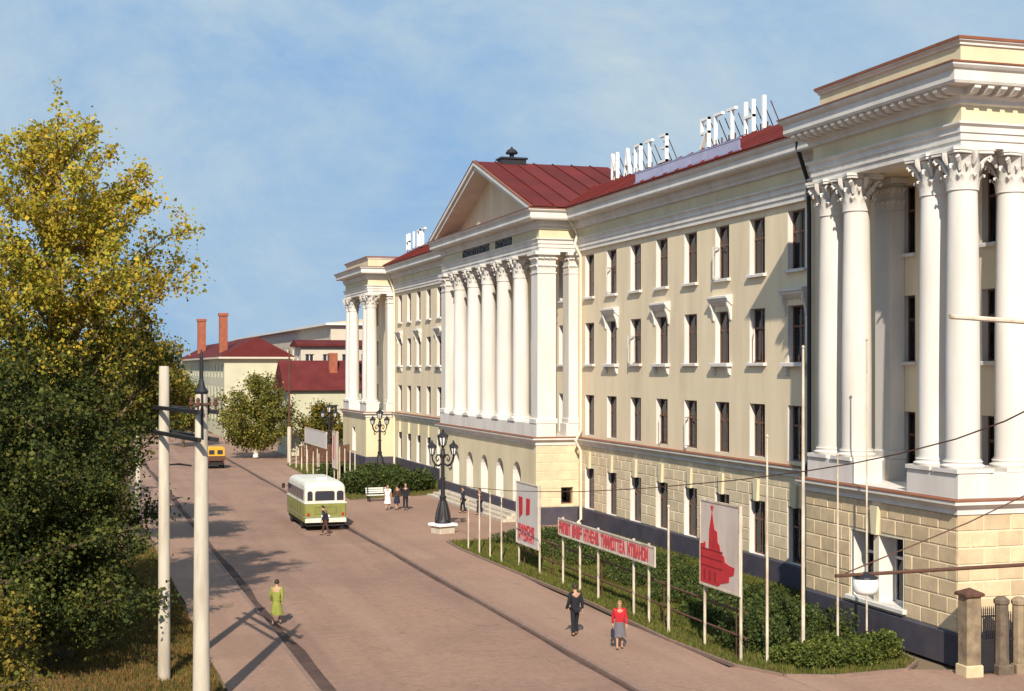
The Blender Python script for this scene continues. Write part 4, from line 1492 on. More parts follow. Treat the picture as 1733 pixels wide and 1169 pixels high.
# ------------------------------------------------------------------ poles, lamps, boards
# twin concrete poles joined by two cross arms
hp = thing('twin_utility_pole', 'pair of pale concrete utility poles joined by two dark cross arms', 'utility pole', (3.46, 39.05, 0))
PA, PB = Vector((2.76 - 3.46, 43.46 - 39.05, 0)), Vector((0, 0, 0))
for P_, r0, r1, hh in ((PA, 0.185, 0.15, 9.35), (PB, 0.235, 0.165, 8.6)):
    MB().lathe([(r0, 0), (r0 * 0.98, 0.6), (r1, hh - 0.05), (r1 * 0.9, hh)], 18, P_.x, P_.y).build('pole', M_CONC, hp, smooth=False)
for o in hp.children:
    smooth_by_angle(o.data)
for z in (8.12, 7.38):
    d = (PB - PA).normalized()
    mb = MB().bar(PA - d * 0.3 + Vector((0, 0, z)) + Vector((-0.22, 0, 0)), PB + d * 0.7 + Vector((0, 0, z)) + Vector((-0.22, 0, 0)), 0.10, 0.11)
    mb.bar(PA - d * 0.3 + Vector((0.24, 0, z)), PB + d * 0.7 + Vector((0.24, 0, z)), 0.10, 0.11)
    mb.build('cross_arm', M_IRON, hp)
ins = MB()
for q in (-0.2, 0.55):
    for xo in (-0.22, 0.24):
        c = PB + d * q + Vector((xo, 0, 0))
        ins.lathe([(0.03, 8.175), (0.03, 8.28), (0.07, 8.29), (0.075, 8.36), (0.045, 8.38), (0.06, 8.44), (0.03, 8.5)], 8, c.x, c.y)
ins.build('insulator', M_RUST, hp)['kind'] = 'stuff'
sp = MB().lathe([(0.17, 8.601), (0.19, 8.66), (0.10, 8.8), (0.055, 9.0), (0.05, 9.6), (0.015, 9.8)], 10, PB.x, PB.y)
sp.tube([(0.0, -0.17, 8.6), (0.0, -0.19, 8.2), (0, -0.2, 7.4)], 0.035, 6)
sp.build('finial', M_IRON, hp)
MB().box(PB.x - 0.2, PB.x + 0.2, PB.y - 0.2, PB.y + 0.2, 8.3, 8.35).build('clamp', M_RUST, hp)
MB().tube([(PA.x, PA.y, 6.4), (PA.x + 0.45, PA.y - 0.05, 6.42), (PA.x + 0.8, PA.y, 6.36)], 0.03, 5).build('bracket', M_IRON, hp)
lp = thing('utility_pole', 'lone pale concrete pole further down the left pavement', 'utility pole', (4.45, 96.0, 0))
smooth_by_angle(MB().lathe([(0.21, 0), (0.15, 7.2), (0.14, 7.25)], 14).build('pole', M_CONC, lp).data)
MB().bar((-1.2, 0, 4.7), (0.9, 0, 4.7), 0.09).build('cross_arm', M_RUST, lp)
lp = thing('utility_pole', 'most distant pale pole on the left, seen between foliage', 'utility pole', (5.6, 142.0, 0))
smooth_by_angle(MB().lathe([(0.24, 0), (0.18, 9.2), (0.16, 9.25)], 12).build('pole', M_CONC, lp).data)
MB().bar((-1.0, 0, 8.6), (1.0, 0, 8.6), 0.12).build('cross_arm', M_IRON, lp)
lp = thing('utility_pole', 'slender brown pole between the whitewashed tree and the red roofed house', 'utility pole', (20.9, 140.0, 0))
smooth_by_angle(MB().lathe([(0.13, 0), (0.08, 11.0)], 8).build('pole', M_RUST, lp).data)
smooth_by_angle(MB().lathe([(0.20, 0), (0.20, 3.4), (0.12, 3.5)], 10).build('concrete_stub', M_CONC, lp).data)


def cast_lamp(loc, label):
    t = thing('street_lamp', label, 'street lamp', loc, 0.35, 'cast iron lamps along the building front')
    p = MB().cbox(-0.5, 0.5, -0.5, 0.5, 0, 0.42, 0.04)
    p.build('pedestal', M_CONC, t)
    MB().cbox(-0.62, 0.62, -0.62, 0.62, 0.42, 0.56, 0.04).build('pedestal_cap', M_LETTER, t)
    b = MB().lathe([(0.46, 0.561), (0.46, 0.70), (0.40, 0.78), (0.38, 1.0), (0.27, 1.4), (0.20, 1.75), (0.17, 1.95), (0.20, 2.0), (0.20, 2.06), (0.13, 2.14)], 16)
    for k in range(8):
        a = k * PI / 4
        b.tube([(0.42 * math.cos(a), 0.42 * math.sin(a), 0.75), (0.36 * math.cos(a), 0.36 * math.sin(a), 1.15), (0.2 * math.cos(a), 0.2 * math.sin(a), 1.8)], [0.06, 0.05, 0.03], 5)
    smooth_by_angle(b.build('base', M_IRON, t).data)
    c = MB().lathe([(0.125, 2.14), (0.115, 3.0), (0.15, 3.03), (0.15, 3.1), (0.105, 3.15), (0.10, 4.2), (0.17, 4.25), (0.19, 4.4), (0.12, 4.5), (0.11, 4.75)], 14)
    smooth_by_angle(c.build('post', M_IRON, t).data)

    def lantern(x, y, z, s=1.0):
        l = MB().lathe([(0.05 * s, z), (0.14 * s, z + 0.06 * s), (0.24 * s, z + 0.50 * s)], 8, x, y)
        g = l.build('lantern', M_LAMPGLASS, t)
        m_ = MB()
        for k in range(8):
            a = k * PI / 4
            m_.tube([(x + 0.145 * s * math.cos(a), y + 0.145 * s * math.sin(a), z + 0.05 * s), (x + 0.25 * s * math.cos(a), y + 0.25 * s * math.sin(a), z + 0.51 * s)], 0.032 * s, 4)
        m_.lathe([(0.31 * s, z + 0.501 * s), (0.30 * s, z + 0.56 * s), (0.12 * s, z + 0.70 * s), (0.05 * s, z + 0.76 * s), (0.07 * s, z + 0.82 * s), (0.01, z + 0.92 * s)], 8, x, y)
        m_.lathe([(0.02, z - 0.12 * s), (0.07 * s, z - 0.06 * s), (0.09 * s, z), (0.145 * s, z + 0.06 * s)], 8, x, y)
        m_.build('lantern_frame', M_IRON, g)
    lantern(0, 0, 4.87, 1.1)
    for k in range(4):
        a = k * PI / 2 + 0.2
        ca, sa = math.cos(a), math.sin(a)
        ar = MB()
        pts = [(0.10, 3.9), (0.35, 3.78), (0.62, 3.86), (0.80, 4.08), (0.86, 4.32)]
        ar.tube([(r * ca, r * sa, z) for r, z in pts], [0.05, 0.045, 0.04, 0.04, 0.045], 6)
        cur_ = [(0.14, 4.35), (0.40, 4.40), (0.55, 4.22), (0.46, 4.04), (0.33, 4.1), (0.36, 4.22)]
        ar.tube([(r * ca, r * sa, z) for r, z in cur_], [0.035, 0.035, 0.03, 0.03, 0.028, 0.02], 5)
        cur_ = [(0.62, 3.86), (0.70, 3.66), (0.56, 3.56), (0.47, 3.66)]
        ar.tube([(r * ca, r * sa, z) for r, z in cur_], [0.03, 0.03, 0.026, 0.02], 5)
        smooth_by_angle(ar.build('arm', M_IRON, t).data)
        lantern(0.86 * ca, 0.86 * sa, 4.42, 0.85)


cast_lamp((20.2, 77.4, 0), 'ornate black cast iron lamp on a white pedestal beside the lawn corner')
cast_lamp((25.6, 119.5, 0), 'ornate black cast iron lamp rising behind the far hedge')
cast_lamp((24.7, 139.0, 0), 'most distant cast iron lamp, before the far portico')

# thin poles on the lawn
GP = 'thin white poles on the lawns'


def white_pole(x, y, h, r, label, ball=True):
    t = thing('flagpole', label, 'flagpole', (x, y, 0), 0, GP)
    smooth_by_angle(MB().tube([(0, 0, 0), (0, 0, h * 0.5), (0, 0, h)], [r, r * 0.9, r * 0.62], 8).build('pole', M_POST, t).data)
    if ball:
        MB().lathe([(0.01, h - 0.01), (0.05, h + 0.03), (0.05, h + 0.07), (0.01, h + 0.11)], 8).build('finial', M_POST, t)
    return t


for x, y, h, r, lab in ((19.45, 69.4, 2.5, 0.042, 'short white pole nearest the cast iron lamp'), (19.6, 67.9, 2.9, 0.042, 'second thin white pole from the cast iron lamp'),
                        (19.68, 66.3, 3.1, 0.042, 'third thin white pole from the cast iron lamp'), (19.71, 64.5, 3.35, 0.042, 'thin white pole just left of the board with two red stripes'),
                        (20.08, 45.7, 4.4, 0.052, 'white pole standing alone between the banner and the red tower board'), (20.98, 40.1, 7.1, 0.048, 'tall white pole just right of the red tower board'),
                        (21.97, 39.6, 9.9, 0.06, 'tallest white pole at the near corner of the lawn'), (24.07, 41.1, 6.4, 0.04, 'thin white pole among the bushes left of the block wall window'),
                        (25.7, 42.0, 10.2, 0.035, 'thin tall pole rising before the block wall window')):
    white_pole(x, y, h, r, lab)
for k, (x, y) in enumerate(((20.6, 105.0), (20.65, 107.2), (20.66, 109.4), (20.7, 111.8))):
    white_pole(x, y, 3.0, 0.06, 'far white pole by the bus roof, %s from the hedge' % ['first', 'second', 'third', 'fourth'][k], False)
for k, (x, y) in enumerate(((20.2, 118.6), (20.2, 121.5), (20.2, 124.6), (20.2, 127.8), (20.2, 131.0), (20.1, 134.2))):
    white_pole(x, y, 2.1, 0.06, 'stubby far white pole above the bus, %s counted from the pale posters' % ['first', 'second', 'third', 'fourth', 'fifth', 'sixth'][k], False)


def board(name, label, x, y0, y1, z0, z1, posts, m=M_BOARD, post_h=None):
    """flat board facing the road (-X), standing on posts; local origin at the near foot"""
    t = thing(name, label, 'billboard', (x, y0, 0), 0, 'boards on the lawn')
    MB().cbox(-0.04, 0.0, 0, y1 - y0, z0, z1, 0.008).build('panel', m, t)
    fr_ = MB()
    for a, b in (((0), (0.07)), ((y1 - y0 - 0.07), (y1 - y0))):
        fr_.box(-0.062, -0.041, a, b, z0, z1)
    fr_.box(-0.062, -0.041, 0.07, y1 - y0 - 0.07, z0, z0 + 0.06)
    fr_.box(-0.062, -0.041, 0.07, y1 - y0 - 0.07, z1 - 0.06, z1)
    fr_.build('frame', M_POST, t)
    for p in posts:
        smooth_by_angle(MB().tube([(0.07, p - y0, 0), (0.07, p - y0, post_h or z1)], 0.048, 8).build('post', M_POST, t).data)
    return t


# board with two red stripes and two lines of red lettering
b1 = board('billboard', 'tall pale board with two red stripes and two red text lines', 20.2, 60.35, 63.6, 1.1, 4.0, (60.45, 63.5), M_BOARD_G)
mb = MB()
mb.prism([(2.75, 1.95 + 0.35), (2.25, 2.2 + 0.35), (2.25, 3.3), (2.85, 3.3)], 'x', -0.056, -0.041)
mb.prism([(1.75, 2.15 + 0.35), (1.2, 2.35 + 0.25), (1.15, 3.3), (1.7, 3.3)], 'x', -0.056, -0.041)
mb.build('stripes', M_RED, b1)
mb = MB()
for z, n in ((1.75, 7), (1.35, 6)):
    for k in range(n):
        glyph(mb, random.choice('ПНЕОИАМТ'), 2.85 - k * 2.4 / n, z, 0.24, 0.26, -0.056, -0.041, 0.09)
mb.build('lettering', M_RED_PALE, b1)['kind'] = 'stuff'
# long banner with one line of red words
b2 = board('banner_board', 'long white banner board with one line of red words', 20.2, 47.1, 57.6, 2.12, 2.86, (47.9, 49.36, 53.08, 55.2, 57.3), M_BOARD, 2.9)
y = 10.35
for n in (5, 4, 6, 9, 7):
    mb = MB()
    for k in range(n):
        glyph(mb, random.choice('ПНЕОИАМТШРЛ'), y, 2.29, 0.19, 0.40, -0.056, -0.041, 0.095)
        y -= 0.285
    y -= 0.24
    mb.build('word', M_RED_PALE, b2)['kind'] = 'stuff'
# board with a red stepped tower
b3 = board('billboard', 'large pale board with a red stepped tower picture', 20.2, 40.35, 43.3, 2.1, 4.95, (40.5, 43.15), M_BOARD)
mb = MB()
tw = [(2.88, 2.2), (1.55, 2.2), (1.35, 2.32), (0.75, 2.45), (0.75, 2.62), (0.42, 2.72), (0.36, 2.95), (0.75, 2.98), (1.05, 3.05), (1.1, 3.22), (1.35, 3.28), (1.45, 3.55), (1.58, 3.62), (1.62, 3.95),
      (1.82, 4.02), (1.95, 4.42), (2.0, 4.62), (2.06, 4.42), (2.2, 4.0), (2.25, 3.3), (2.5, 3.28), (2.5, 3.55), (2.58, 3.55), (2.62, 3.5), (2.88, 3.46)]
mb.prism(tw, 'x', -0.056, -0.041)
mb.prism([(2.0 + 0.13 * math.sin(k * PI / 5) * (1 if k % 2 == 0 else 0.42), 4.72 + 0.13 * math.cos(k * PI / 5) * (1 if k % 2 == 0 else 0.42)) for k in range(10)], 'x', -0.056, -0.041)
mb.build('tower_picture', M_RED, b3)
mb = MB()
for z in (2.75, 3.02, 3.3):
    mb.box(-0.060, -0.0561, 1.2, 2.85, z, z + 0.05)
for yy in (1.7, 2.1, 2.5):
    mb.box(-0.060, -0.0561, yy, yy + 0.12, 2.3, 2.65)
mb.build('tower_shading', mat('deep_red_poster_paint', (0.24, 0.012, 0.02), 0.7, 0.1, 3), b3)
# far boards
board('billboard', 'pale far poster board above the bus roof', 20.4, 116.0, 127.0, 2.6, 4.0, (116.3, 121, 126.7), M_BOARD_G)
fb = board('billboard', 'narrow far board with a red streak right of the pale poster', 20.6, 112.2, 114.2, 1.2, 4.2, (112.4, 114.0), M_BOARD)
MB().box(-0.056, -0.041, 1.2, 1.6, 1.9, 3.8).build('stripes', M_RED_PALE, fb)
# rails strung between the posts
rl = thing('lawn_railing', 'two thin rusty rails strung behind the boards on the lawn', 'railing', (20.45, 39.0, 0))
for z0 in (0.75, 1.55):
    MB().tube([(0, 1.5, z0), (0, 6.7, z0 - 0.02), (0.02, 12.0, z0 + 0.02), (0.0, 18.0, z0), (-0.05, 24.5, z0)], 0.04, 6).build('rail', M_RUST, rl)
for yy in (2.2, 8.0, 14.2, 20.2, 24.3):
    MB().tube([(0.02, yy, 0), (0.02, yy, 1.62)], 0.03, 5).build('post', M_RUST, rl)

# street lamp on a tall pole at the right pavement, arms over the road; wires
sl = thing('overhead_lamp', 'opal bowl street lamp on a long rusty arm reaching in from the right', 'street lamp', (16.75, 21.0, 0))
smooth_by_angle(MB().lathe([(0.17, 0), (0.12, 11.0), (0.11, 11.05)], 12).build('pole', M_CONC, sl).data)
MB().tube([(0, 0, 5.86), (-4.5, 0, 5.82)], [0.036, 0.03], 8).build('arm', M_RUST, sl)
MB().tube([(0, 0, 10.07), (-2.28, 0, 10.18)], [0.05, 0.045], 8).build('upper_arm', M_POST, sl)
MB().tube([(0, 0, 7.35), (-1.9, 0, 6.63), (-4.3, 0, 5.86)], 0.012, 5).build('stay_wire', M_RUST, sl)
bw = MB()
pr = []
for z, k in ((0, 0.80), (-0.04, 0.95), (-0.14, 1.0), (-0.26, 0.96), (-0.33, 0.75), (-0.36, 0.3)):
    pr.append((0.22 * k, z * 0.8))
bw.lathe(pr[::-1], 16)
o = bw.build('lamp_bowl', M_LAMPGLASS, sl)
smooth_by_angle(o.data)
o.location = (-3.92, 0, 5.76)
hd = MB().lathe([(0.21, 0.0), (0.20, 0.02), (0.08, 0.06), (0.04, 0.10)], 14).build('lamp_hood', M_IRON, sl)
hd.location = (-3.92, 0, 5.762)
cab = thing('overhead_cable', 'thin overhead cable sagging from the right edge down to the entrance', 'cable', (16.75, 21.0, 8.3))
A, B = Vector((0, 0, 0)), Vector((20.2 - 16.75, 77.4 - 21.0, 2.95 - 8.3))
CW = [(0, 8.85), (.03, 8.3), (.06, 7.88), (.1, 7.45), (.14, 7.08), (.18, 6.76), (.254, 6.22), (.32, 5.8), (.383, 5.4), (.46, 4.96), (.532, 4.56), (.63, 4.1), (.725, 3.68), (.86, 3.2), (1.0, 2.85)]
MB().tube([Vector((B.x * w_, B.y * w_, z_ - 8.3)) for w_, z_ in CW], 0.016, 5).build('strand', M_RUST, cab)


# ------------------------------------------------------------------ vehicles
def ring(hw, z0, z1, r, y, n=5, hw_top=None):
    """rounded rectangle section in the XZ plane at station y"""
    ht = hw_top or hw
    pts = []
    for cx, cz, a0, rr in ((hw - 0.08, z0 + 0.08, -PI / 2, 0.08), (ht - r, z1 - r * 0.75, 0, r), (-ht + r, z1 - r * 0.75, PI / 2, r), (-hw + 0.08, z0 + 0.08, PI, 0.08)):
        for k in range(n + 1):
            a = a0 + (PI / 2) * k / n
            pts.append((cx + rr * math.cos(a), y, cz + (rr * 0.75 if rr > 0.1 else rr) * math.sin(a)))
    return pts


def loft(mb, rings, cap=True):
    n = len(rings[0])
    v = [p for r in rings for p in r]
    f = []
    for i in range(len(rings) - 1):
        for k in range(n):
            j = (k + 1) % n
            f.append((i * n + k, i * n + j, (i + 1) * n + j, (i + 1) * n + k))
    if cap:
        f.append(tuple(range(n - 1, -1, -1)))
        f.append(tuple(range((len(rings) - 1) * n, len(rings) * n)))
    return mb.add(v, f)


def wheel(parent, x, y, r, w):
    t = MB().lathe([(r * 0.55, -w / 2), (r * 0.93, -w / 2), (r, -w / 2 + 0.04), (r, w / 2 - 0.04), (r * 0.93, w / 2), (r * 0.55, w / 2)], 22)
    o = smooth_by_angle(t.mesh('tyre', M_RUBBER))
    wo = put('wheel', o, parent, (x, y, r))
    wo.rotation_euler = (0, PI / 2, 0)
    put('rim', smooth_by_angle(MB().lathe([(0.06, -w * 0.42), (r * 0.3, -w * 0.40), (r * 0.54, -w * 0.46), (r * 0.54, w * 0.46), (r * 0.3, w * 0.40), (0.06, w * 0.42)], 16).mesh('rim', M_BUS_W)), wo)


def bus():
    t = thing('bus', 'small old bus, cream above and green below, seen from behind', 'bus', (14.22, 81.2, -0.10))
    L, hw = 6.9, 1.22
    st = [(0.0, 0.93, 0.10), (0.06, 0.975, 0.03), (0.22, 1.0, 0.0), (1.5, 1.0, 0.0), (5.6, 1.0, 0.0), (6.6, 1.0, 0.0), (6.82, 0.975, 0.03), (6.9, 0.93, 0.1)]
    lo = MB()
    loft(lo, [ring(hw * k, 0.46 + e_ * 0.3, 1.60, 0.06, y, 3) for y, k, e_ in st])
    smooth_by_angle(lo.build('lower_body', M_BUS_G, t).data, 35)
    up = MB()
    st2 = [(0.05, 0.90, 0.62), (0.10, 0.955, 0.40), (0.22, 0.985, 0.22), (0.55, 0.99, 0.08), (1.4, 0.99, 0.0), (5.5, 0.99, 0.0), (6.3, 0.985, 0.1), (6.75, 0.965, 0.3), (6.85, 0.91, 0.6)]
    loft(up, [ring(hw * k, 1.603, 2.86 - e_ * 0.55, 0.42 - 0.1 * e_, y, 5, hw * k * 0.97) for y, k, e_ in st2])
    smooth_by_angle(up.build('upper_body', M_BUS_W, t).data, 50)
    MB().box(-hw - 0.012, hw + 0.012, -0.015, L + 0.015, 1.575, 1.64).build('waist_band', M_BUS_W, t)
    # rear panes, slightly proud of the shell, with rubber surrounds
    for x0, x1, nm in ((-0.58, 0.50, 'rear_pane'), (-1.02, -0.78, 'rear_pane'), (0.68, 1.02, 'rear_pane')):
        p = MB().prism([(x0, 1.78), (x1, 1.78), (x1, 2.20), (x1 - 0.06, 2.27), (x0 + 0.06, 2.27), (x0, 2.20)], 'y', 0.018, 0.06)
        q = p.build(nm, M_DARKGLASS, t)
        MB().prism([(x0 - 0.03, 1.75), (x1 + 0.03, 1.75), (x1 + 0.03, 2.21), (x1 - 0.05, 2.30), (x0 + 0.05, 2.30), (x0 - 0.03, 2.21)], 'y', 0.03, 0.07).build('surround', M_RUST, q)
    for k in range(6):
        y0 = 0.55 + k * 1.02
        for sx in (-1, 1):
            p = MB().prism([(y0, 1.76), (y0 + 0.86, 1.76), (y0 + 0.86, 2.28), (y0 + 0.80, 2.34), (y0 + 0.06, 2.34), (y0, 2.28)], 'x', sx * (hw * 0.99 - 0.03), sx * (hw * 0.99 + 0.012))
            p.build('side_pane', M_DARKGLASS, t)
    b = MB().cbox(-hw + 0.02, hw - 0.02, -0.10, 0.02, 0.50, 0.74, 0.04)
    b.build('bumper', M_BUS_W, t)
    MB().box(-hw + 0.1, hw - 0.1, 0.1, L - 0.1, 0.28, 0.47).build('chassis', M_RUBBER, t)
    for sx in (-1, 1):
        MB().box(sx * 1.0 - 0.07, sx * 1.0 + 0.07, -0.02, 0.04, 0.86, 1.04).build('tail_light', M_LENS, t)
        wheel(t, sx * 1.02, 1.7, 0.43, 0.26)
        wheel(t, sx * 1.04, 5.6, 0.43, 0.24)
    MB().box(-0.24, 0.24, -0.012, 0.03, 0.80, 0.92).build('number_plate', M_LETTER, t)
    hatch = MB()
    for xa, xb, za, zb in ((-0.62, 0.62, 1.36, 1.375), (-0.62, -0.605, 0.98, 1.36), (0.605, 0.62, 0.98, 1.36), (-0.62, 0.62, 0.965, 0.98)):
        hatch.box(xa, xb, -0.006, 0.03, za, zb)
    hatch.build('engine_hatch', M_RUBBER, t)
    MB().box(-hw - 0.006, hw + 0.006, -0.008, L + 0.008, 0.78, 0.805).build('trim_strip', M_CHROME, t)
    for k in range(7):
        MB().box(-hw - 0.006, -hw + 0.01, 0.5 + k * 1.02, 0.515 + k * 1.02, 0.8, 1.57).build('panel_seam', M_RUBBER, t)
    for sx in (-1, 1):
        mr_ = MB().tube([(sx * 1.18, 6.8, 2.1), (sx * 1.42, 6.95, 2.15)], 0.015, 5)
        mr_.box(sx * 1.42 - 0.09, sx * 1.42 + 0.09, 6.93, 6.97, 1.95, 2.25)
        mr_.build('mirror', M_RUBBER, t)
    MB().tube([(0.7, 0.2, 0.33), (0.7, -0.12, 0.32)], 0.035, 8).build('exhaust', M_RUST, t)
    MB().prism([(1.4, 2.85), (1.9, 2.85), (1.85, 2.97), (1.45, 2.97)], 'x', -0.3, 0.3).build('roof_hatch', M_BUS_W, t)
    return t


bus()


def van():
    t = thing('van', 'small yellow van far down the road', 'van', (13.2, 134.0, -0.10))
    b = MB()
    loft(b, [ring(0.85 * k, 0.75, z, 0.18, y, 3) for y, k, z in ((0, 0.95, 1.95), (0.08, 1.0, 2.0), (2.2, 1.0, 2.02), (2.4, 1.0, 1.95))])
    smooth_by_angle(b.build('cargo_body', M_YELLOW, t).data)
    c = MB()
    loft(c, [ring(0.8 * k, 0.55, z, 0.15, y, 3) for y, k, z in ((2.42, 1.0, 1.85), (3.0, 1.0, 1.75), (3.3, 0.98, 1.2), (4.1, 0.9, 1.1))])
    smooth_by_angle(c.build('cab', M_YELLOW, t).data)
    MB().box(-0.75, 0.75, 0.1, 4.0, 0.35, 0.74).build('chassis', M_RUBBER, t)
    MB().box(-0.8, 0.8, -0.05, 0.0, 0.75, 1.2).build('tailboard', M_RUST, t)
    for sx in (-1, 1):
        MB().box(sx * 0.38 - 0.25, sx * 0.38 + 0.25, -0.02, 0.03, 1.35, 1.75).build('rear_pane', M_DARKGLASS, t)
        MB().box(sx * 0.7 - 0.05, sx * 0.7 + 0.05, -0.06, 0.0, 0.55, 0.68).build('tail_light', M_LENS, t)
        wheel(t, sx * 0.72, 0.8, 0.34, 0.2)
        wheel(t, sx * 0.72, 3.4, 0.34, 0.2)


van()


# ------------------------------------------------------------------ people
def skin(name, joints, edges, radii, m, parent, root=0, sub=2):
    me = bpy.data.meshes.new(name)
    me.from_pydata([tuple(j) for j in joints], edges, [])
    me.materials.append(m)
    o = put(name, me, parent)
    md = o.modifiers.new('Skin', 'SKIN')
    md.use_smooth_shade = True
    sv = me.skin_vertices[0].data
    for i, r in enumerate(radii):
        r = r if hasattr(r, '__len__') else (r, r)
        sv[i].radius = r
        sv[i].use_root = (i == root)
    s_ = o.modifiers.new('Sub', 'SUBSURF')
    s_.levels = s_.render_levels = sub
    return o


def person(loc, rz, h, label, top, bottom, hair, shoes=M_SHOE, step=0.14, skirt=False, long_coat=False, lean=0.0, swing=0.12, sleeves=True, group=None, bag=None, bare=False):
    """forward is local +Y. One continuous body; clothes, hair and shoes are children."""
    k = h / 1.75
    t = thing('person', label, 'person', loc, rz, group)

    def J(x, y, z):
        return Vector((x * k, (y + lean * max(0, z - 0.9)) * k, z * k))
    js, ed, rd_ = [], [], []

    def add(p, r, par=None):
        js.append(p)
        rd_.append(tuple(q * k for q in r) if hasattr(r, '__len__') else r * k)
        if par is not None:
            ed.append((par, len(js) - 1))
        return len(js) - 1
    pel = add(J(0, 0, .95), (.15, .11))
    wa = add(J(0, 0, 1.12), (.125, .095), pel)
    ch = add(J(0, 0, 1.34), (.155, .11), wa)
    ne = add(J(0, .0, 1.50), .055, ch)
    hd0 = add(J(0, .015, 1.57), (.068, .08), ne)
    hd1 = add(J(0, .015, 1.66), (.078, .095), hd0)
    add(J(0, .0, 1.735), (.05, .06), hd1)
    add(J(0, .125, 1.615), .014, hd0)                     # nose
    for s_ in (-1, 1):
        add(J(s_ * .088, .0, 1.625), .016, hd1)           # ears
    arms = {}
    for s_ in (-1, 1):
        sh = add(J(s_ * .185, 0, 1.42), .058, ch)
        el = add(J(s_ * .235, -.03 - s_ * swing * .3, 1.14), .044, sh)
        wr = add(J(s_ * .245, .05 - s_ * swing, .90), .028, el)
        pa = add(J(s_ * .245, .07 - s_ * swing, .83), (.020, .035), wr)
        arms[s_] = (J(s_ * .185, 0, 1.42), J(s_ * .235, -.03 - s_ * swing * .3, 1.14), J(s_ * .245, .05 - s_ * swing, .90), J(s_ * .245, .075 - s_ * swing, .76))
        for q, (dy, ln) in enumerate(((-.026, .062), (-.009, .075), (.009, .072), (.026, .058))):
            f1 = add(J(s_ * .244, .075 + dy - s_ * swing, .795), .0085, pa)
            add(J(s_ * .232, .082 + dy - s_ * swing, .795 - ln), .007, f1)
        th = add(J(s_ * .225, .105 - s_ * swing, .83), .009, pa)
        add(J(s_ * .215, .122 - s_ * swing, .795), .008, th)
    legs = {}
    for s_ in (-1, 1):
        f = s_ * step
        a, b, c, d = J(s_ * .085, 0, .88), J(s_ * .095, f * .55 + .03, .50), J(s_ * .095, f, .085), J(s_ * .10, f + .13, .035)
        hp_ = add(a, .082, pel)
        kn = add(b, .055, hp_)
        an = add(c, .036, kn)
        add(d, .034, an)
        legs[s_] = (a, b, c, d)
    body = skin('body', js, ed, rd_, M_SKIN, t)
    # garment on the trunk and arms
    j2 = [J(0, 0, .86 if not long_coat else .95), J(0, 0, 1.05), J(0, 0, 1.33), J(0, 0, 1.47)]
    e2 = [(0, 1), (1, 2), (2, 3)]
    r2 = [(.185 * k, .135 * k), (.16 * k, .12 * k), (.18 * k, .13 * k), (.085 * k, .08 * k)]
    for s_ in (-1, 1):
        a = arms[s_]
        n0 = len(j2)
        j2 += [a[0], a[1], a[2]] if sleeves else [a[0], a[0].lerp(a[1], .55)]
        e2 += [(2, n0), (n0, n0 + 1)] + ([(n0 + 1, n0 + 2)] if sleeves else [])
        r2 += [.080 * k, .064 * k, .046 * k] if sleeves else [.080 * k, .066 * k]
    skin('jacket' if not bare else 'dress_top', j2, e2, r2, top, t, 1)
    if skirt or long_coat:
        z1, z0 = (.98, .46) if skirt else (1.0, .40)
        g = MB()
        n = 18
        rows = 6
        v = []
        for r in range(rows + 1):
            q = r / rows
            z = z1 + (z0 - z1) * q
            for i in range(n):
                a = 2 * PI * i / n
                rr = (.165 + .085 * q) * (1 + .05 * math.sin(5 * a + 1) * q)
                v.append(J(rr * math.cos(a), rr * .8 * math.sin(a) + .02 * q, z))
        f = [(r * n + i, r * n + (i + 1) % n, (r + 1) * n + (i + 1) % n, (r + 1) * n + i) for r in range(rows) for i in range(n)]
        g.add(v, f)
        o = g.build('skirt' if skirt else 'coat_tail', bottom if skirt else top, t, smooth=True)
    else:
        j3, e3, r3 = [J(0, 0, .93)], [], [(.16 * k, .12 * k)]
        for s_ in (-1, 1):
            a = legs[s_]
            n0 = len(j3)
            j3 += [a[0], a[1], a[2] + Vector((0, 0, .02))]
            e3 += [(0, n0), (n0, n0 + 1), (n0 + 1, n0 + 2)]
            r3 += [.098 * k, .075 * k, .062 * k]
        skin('trousers', j3, e3, r3, bottom, t)
    for s_ in (-1, 1):
        a = legs[s_]
        skin('shoe', [a[2] + Vector((0, -.03 * k, -.03 * k)), a[2] + Vector((0, .06 * k, -.04 * k)), a[3] + Vector((0, .03 * k, -.005))], [(0, 1), (1, 2)], [(.045 * k, .05 * k), (.046 * k, .042 * k), (.038 * k, .03 * k)], shoes, t, 0, 1)
    # hair: cap over the back and crown of the head
    hb = MB()
    v, f = [], []
    nu, nv = 14, 7
    for q in range(nv + 1):
        ph = PI * 0.62 * q / nv
        for i in range(nu):
            a = 2 * PI * i / nu
            face = max(0.0, math.sin(a))
            p_ = min(ph, PI * (0.62 - 0.34 * face))
            v.append(J(.095 * math.sin(p_) * math.cos(a), .005 + .112 * math.sin(p_) * math.sin(a), 1.645 + .118 * math.cos(p_)))
    for q in range(nv):
        for i in range(nu):
            f.append((q * nu + i, q * nu + (i + 1) % nu, (q + 1) * nu + (i + 1) % nu, (q + 1) * nu + i))
    hb.add(v, f)
    hb.build('hair', hair, t, smooth=True)
    if bag:
        a = arms[bag[0]]
        bt = thing('handbag', bag[1], 'bag', Vector(loc) + Matrix.Rotation(rz, 3, 'Z') @ (a[3] + Vector((0, 0, -.34 * k))), rz)
        b = MB()
        b.prism([(-.17, 0), (.17, 0), (.19, .05), (.15, .24), (-.15, .24), (-.19, .05)], 'x', -.05, .05)
        b.build('bag_body', bag[2], bt)
        MB().tube([(0, -.09, .24), (0, -.07, .32), (0, 0, .36), (0, .07, .32), (0, .09, .24)], .009, 5).build('handle', bag[2], bt)
    return t


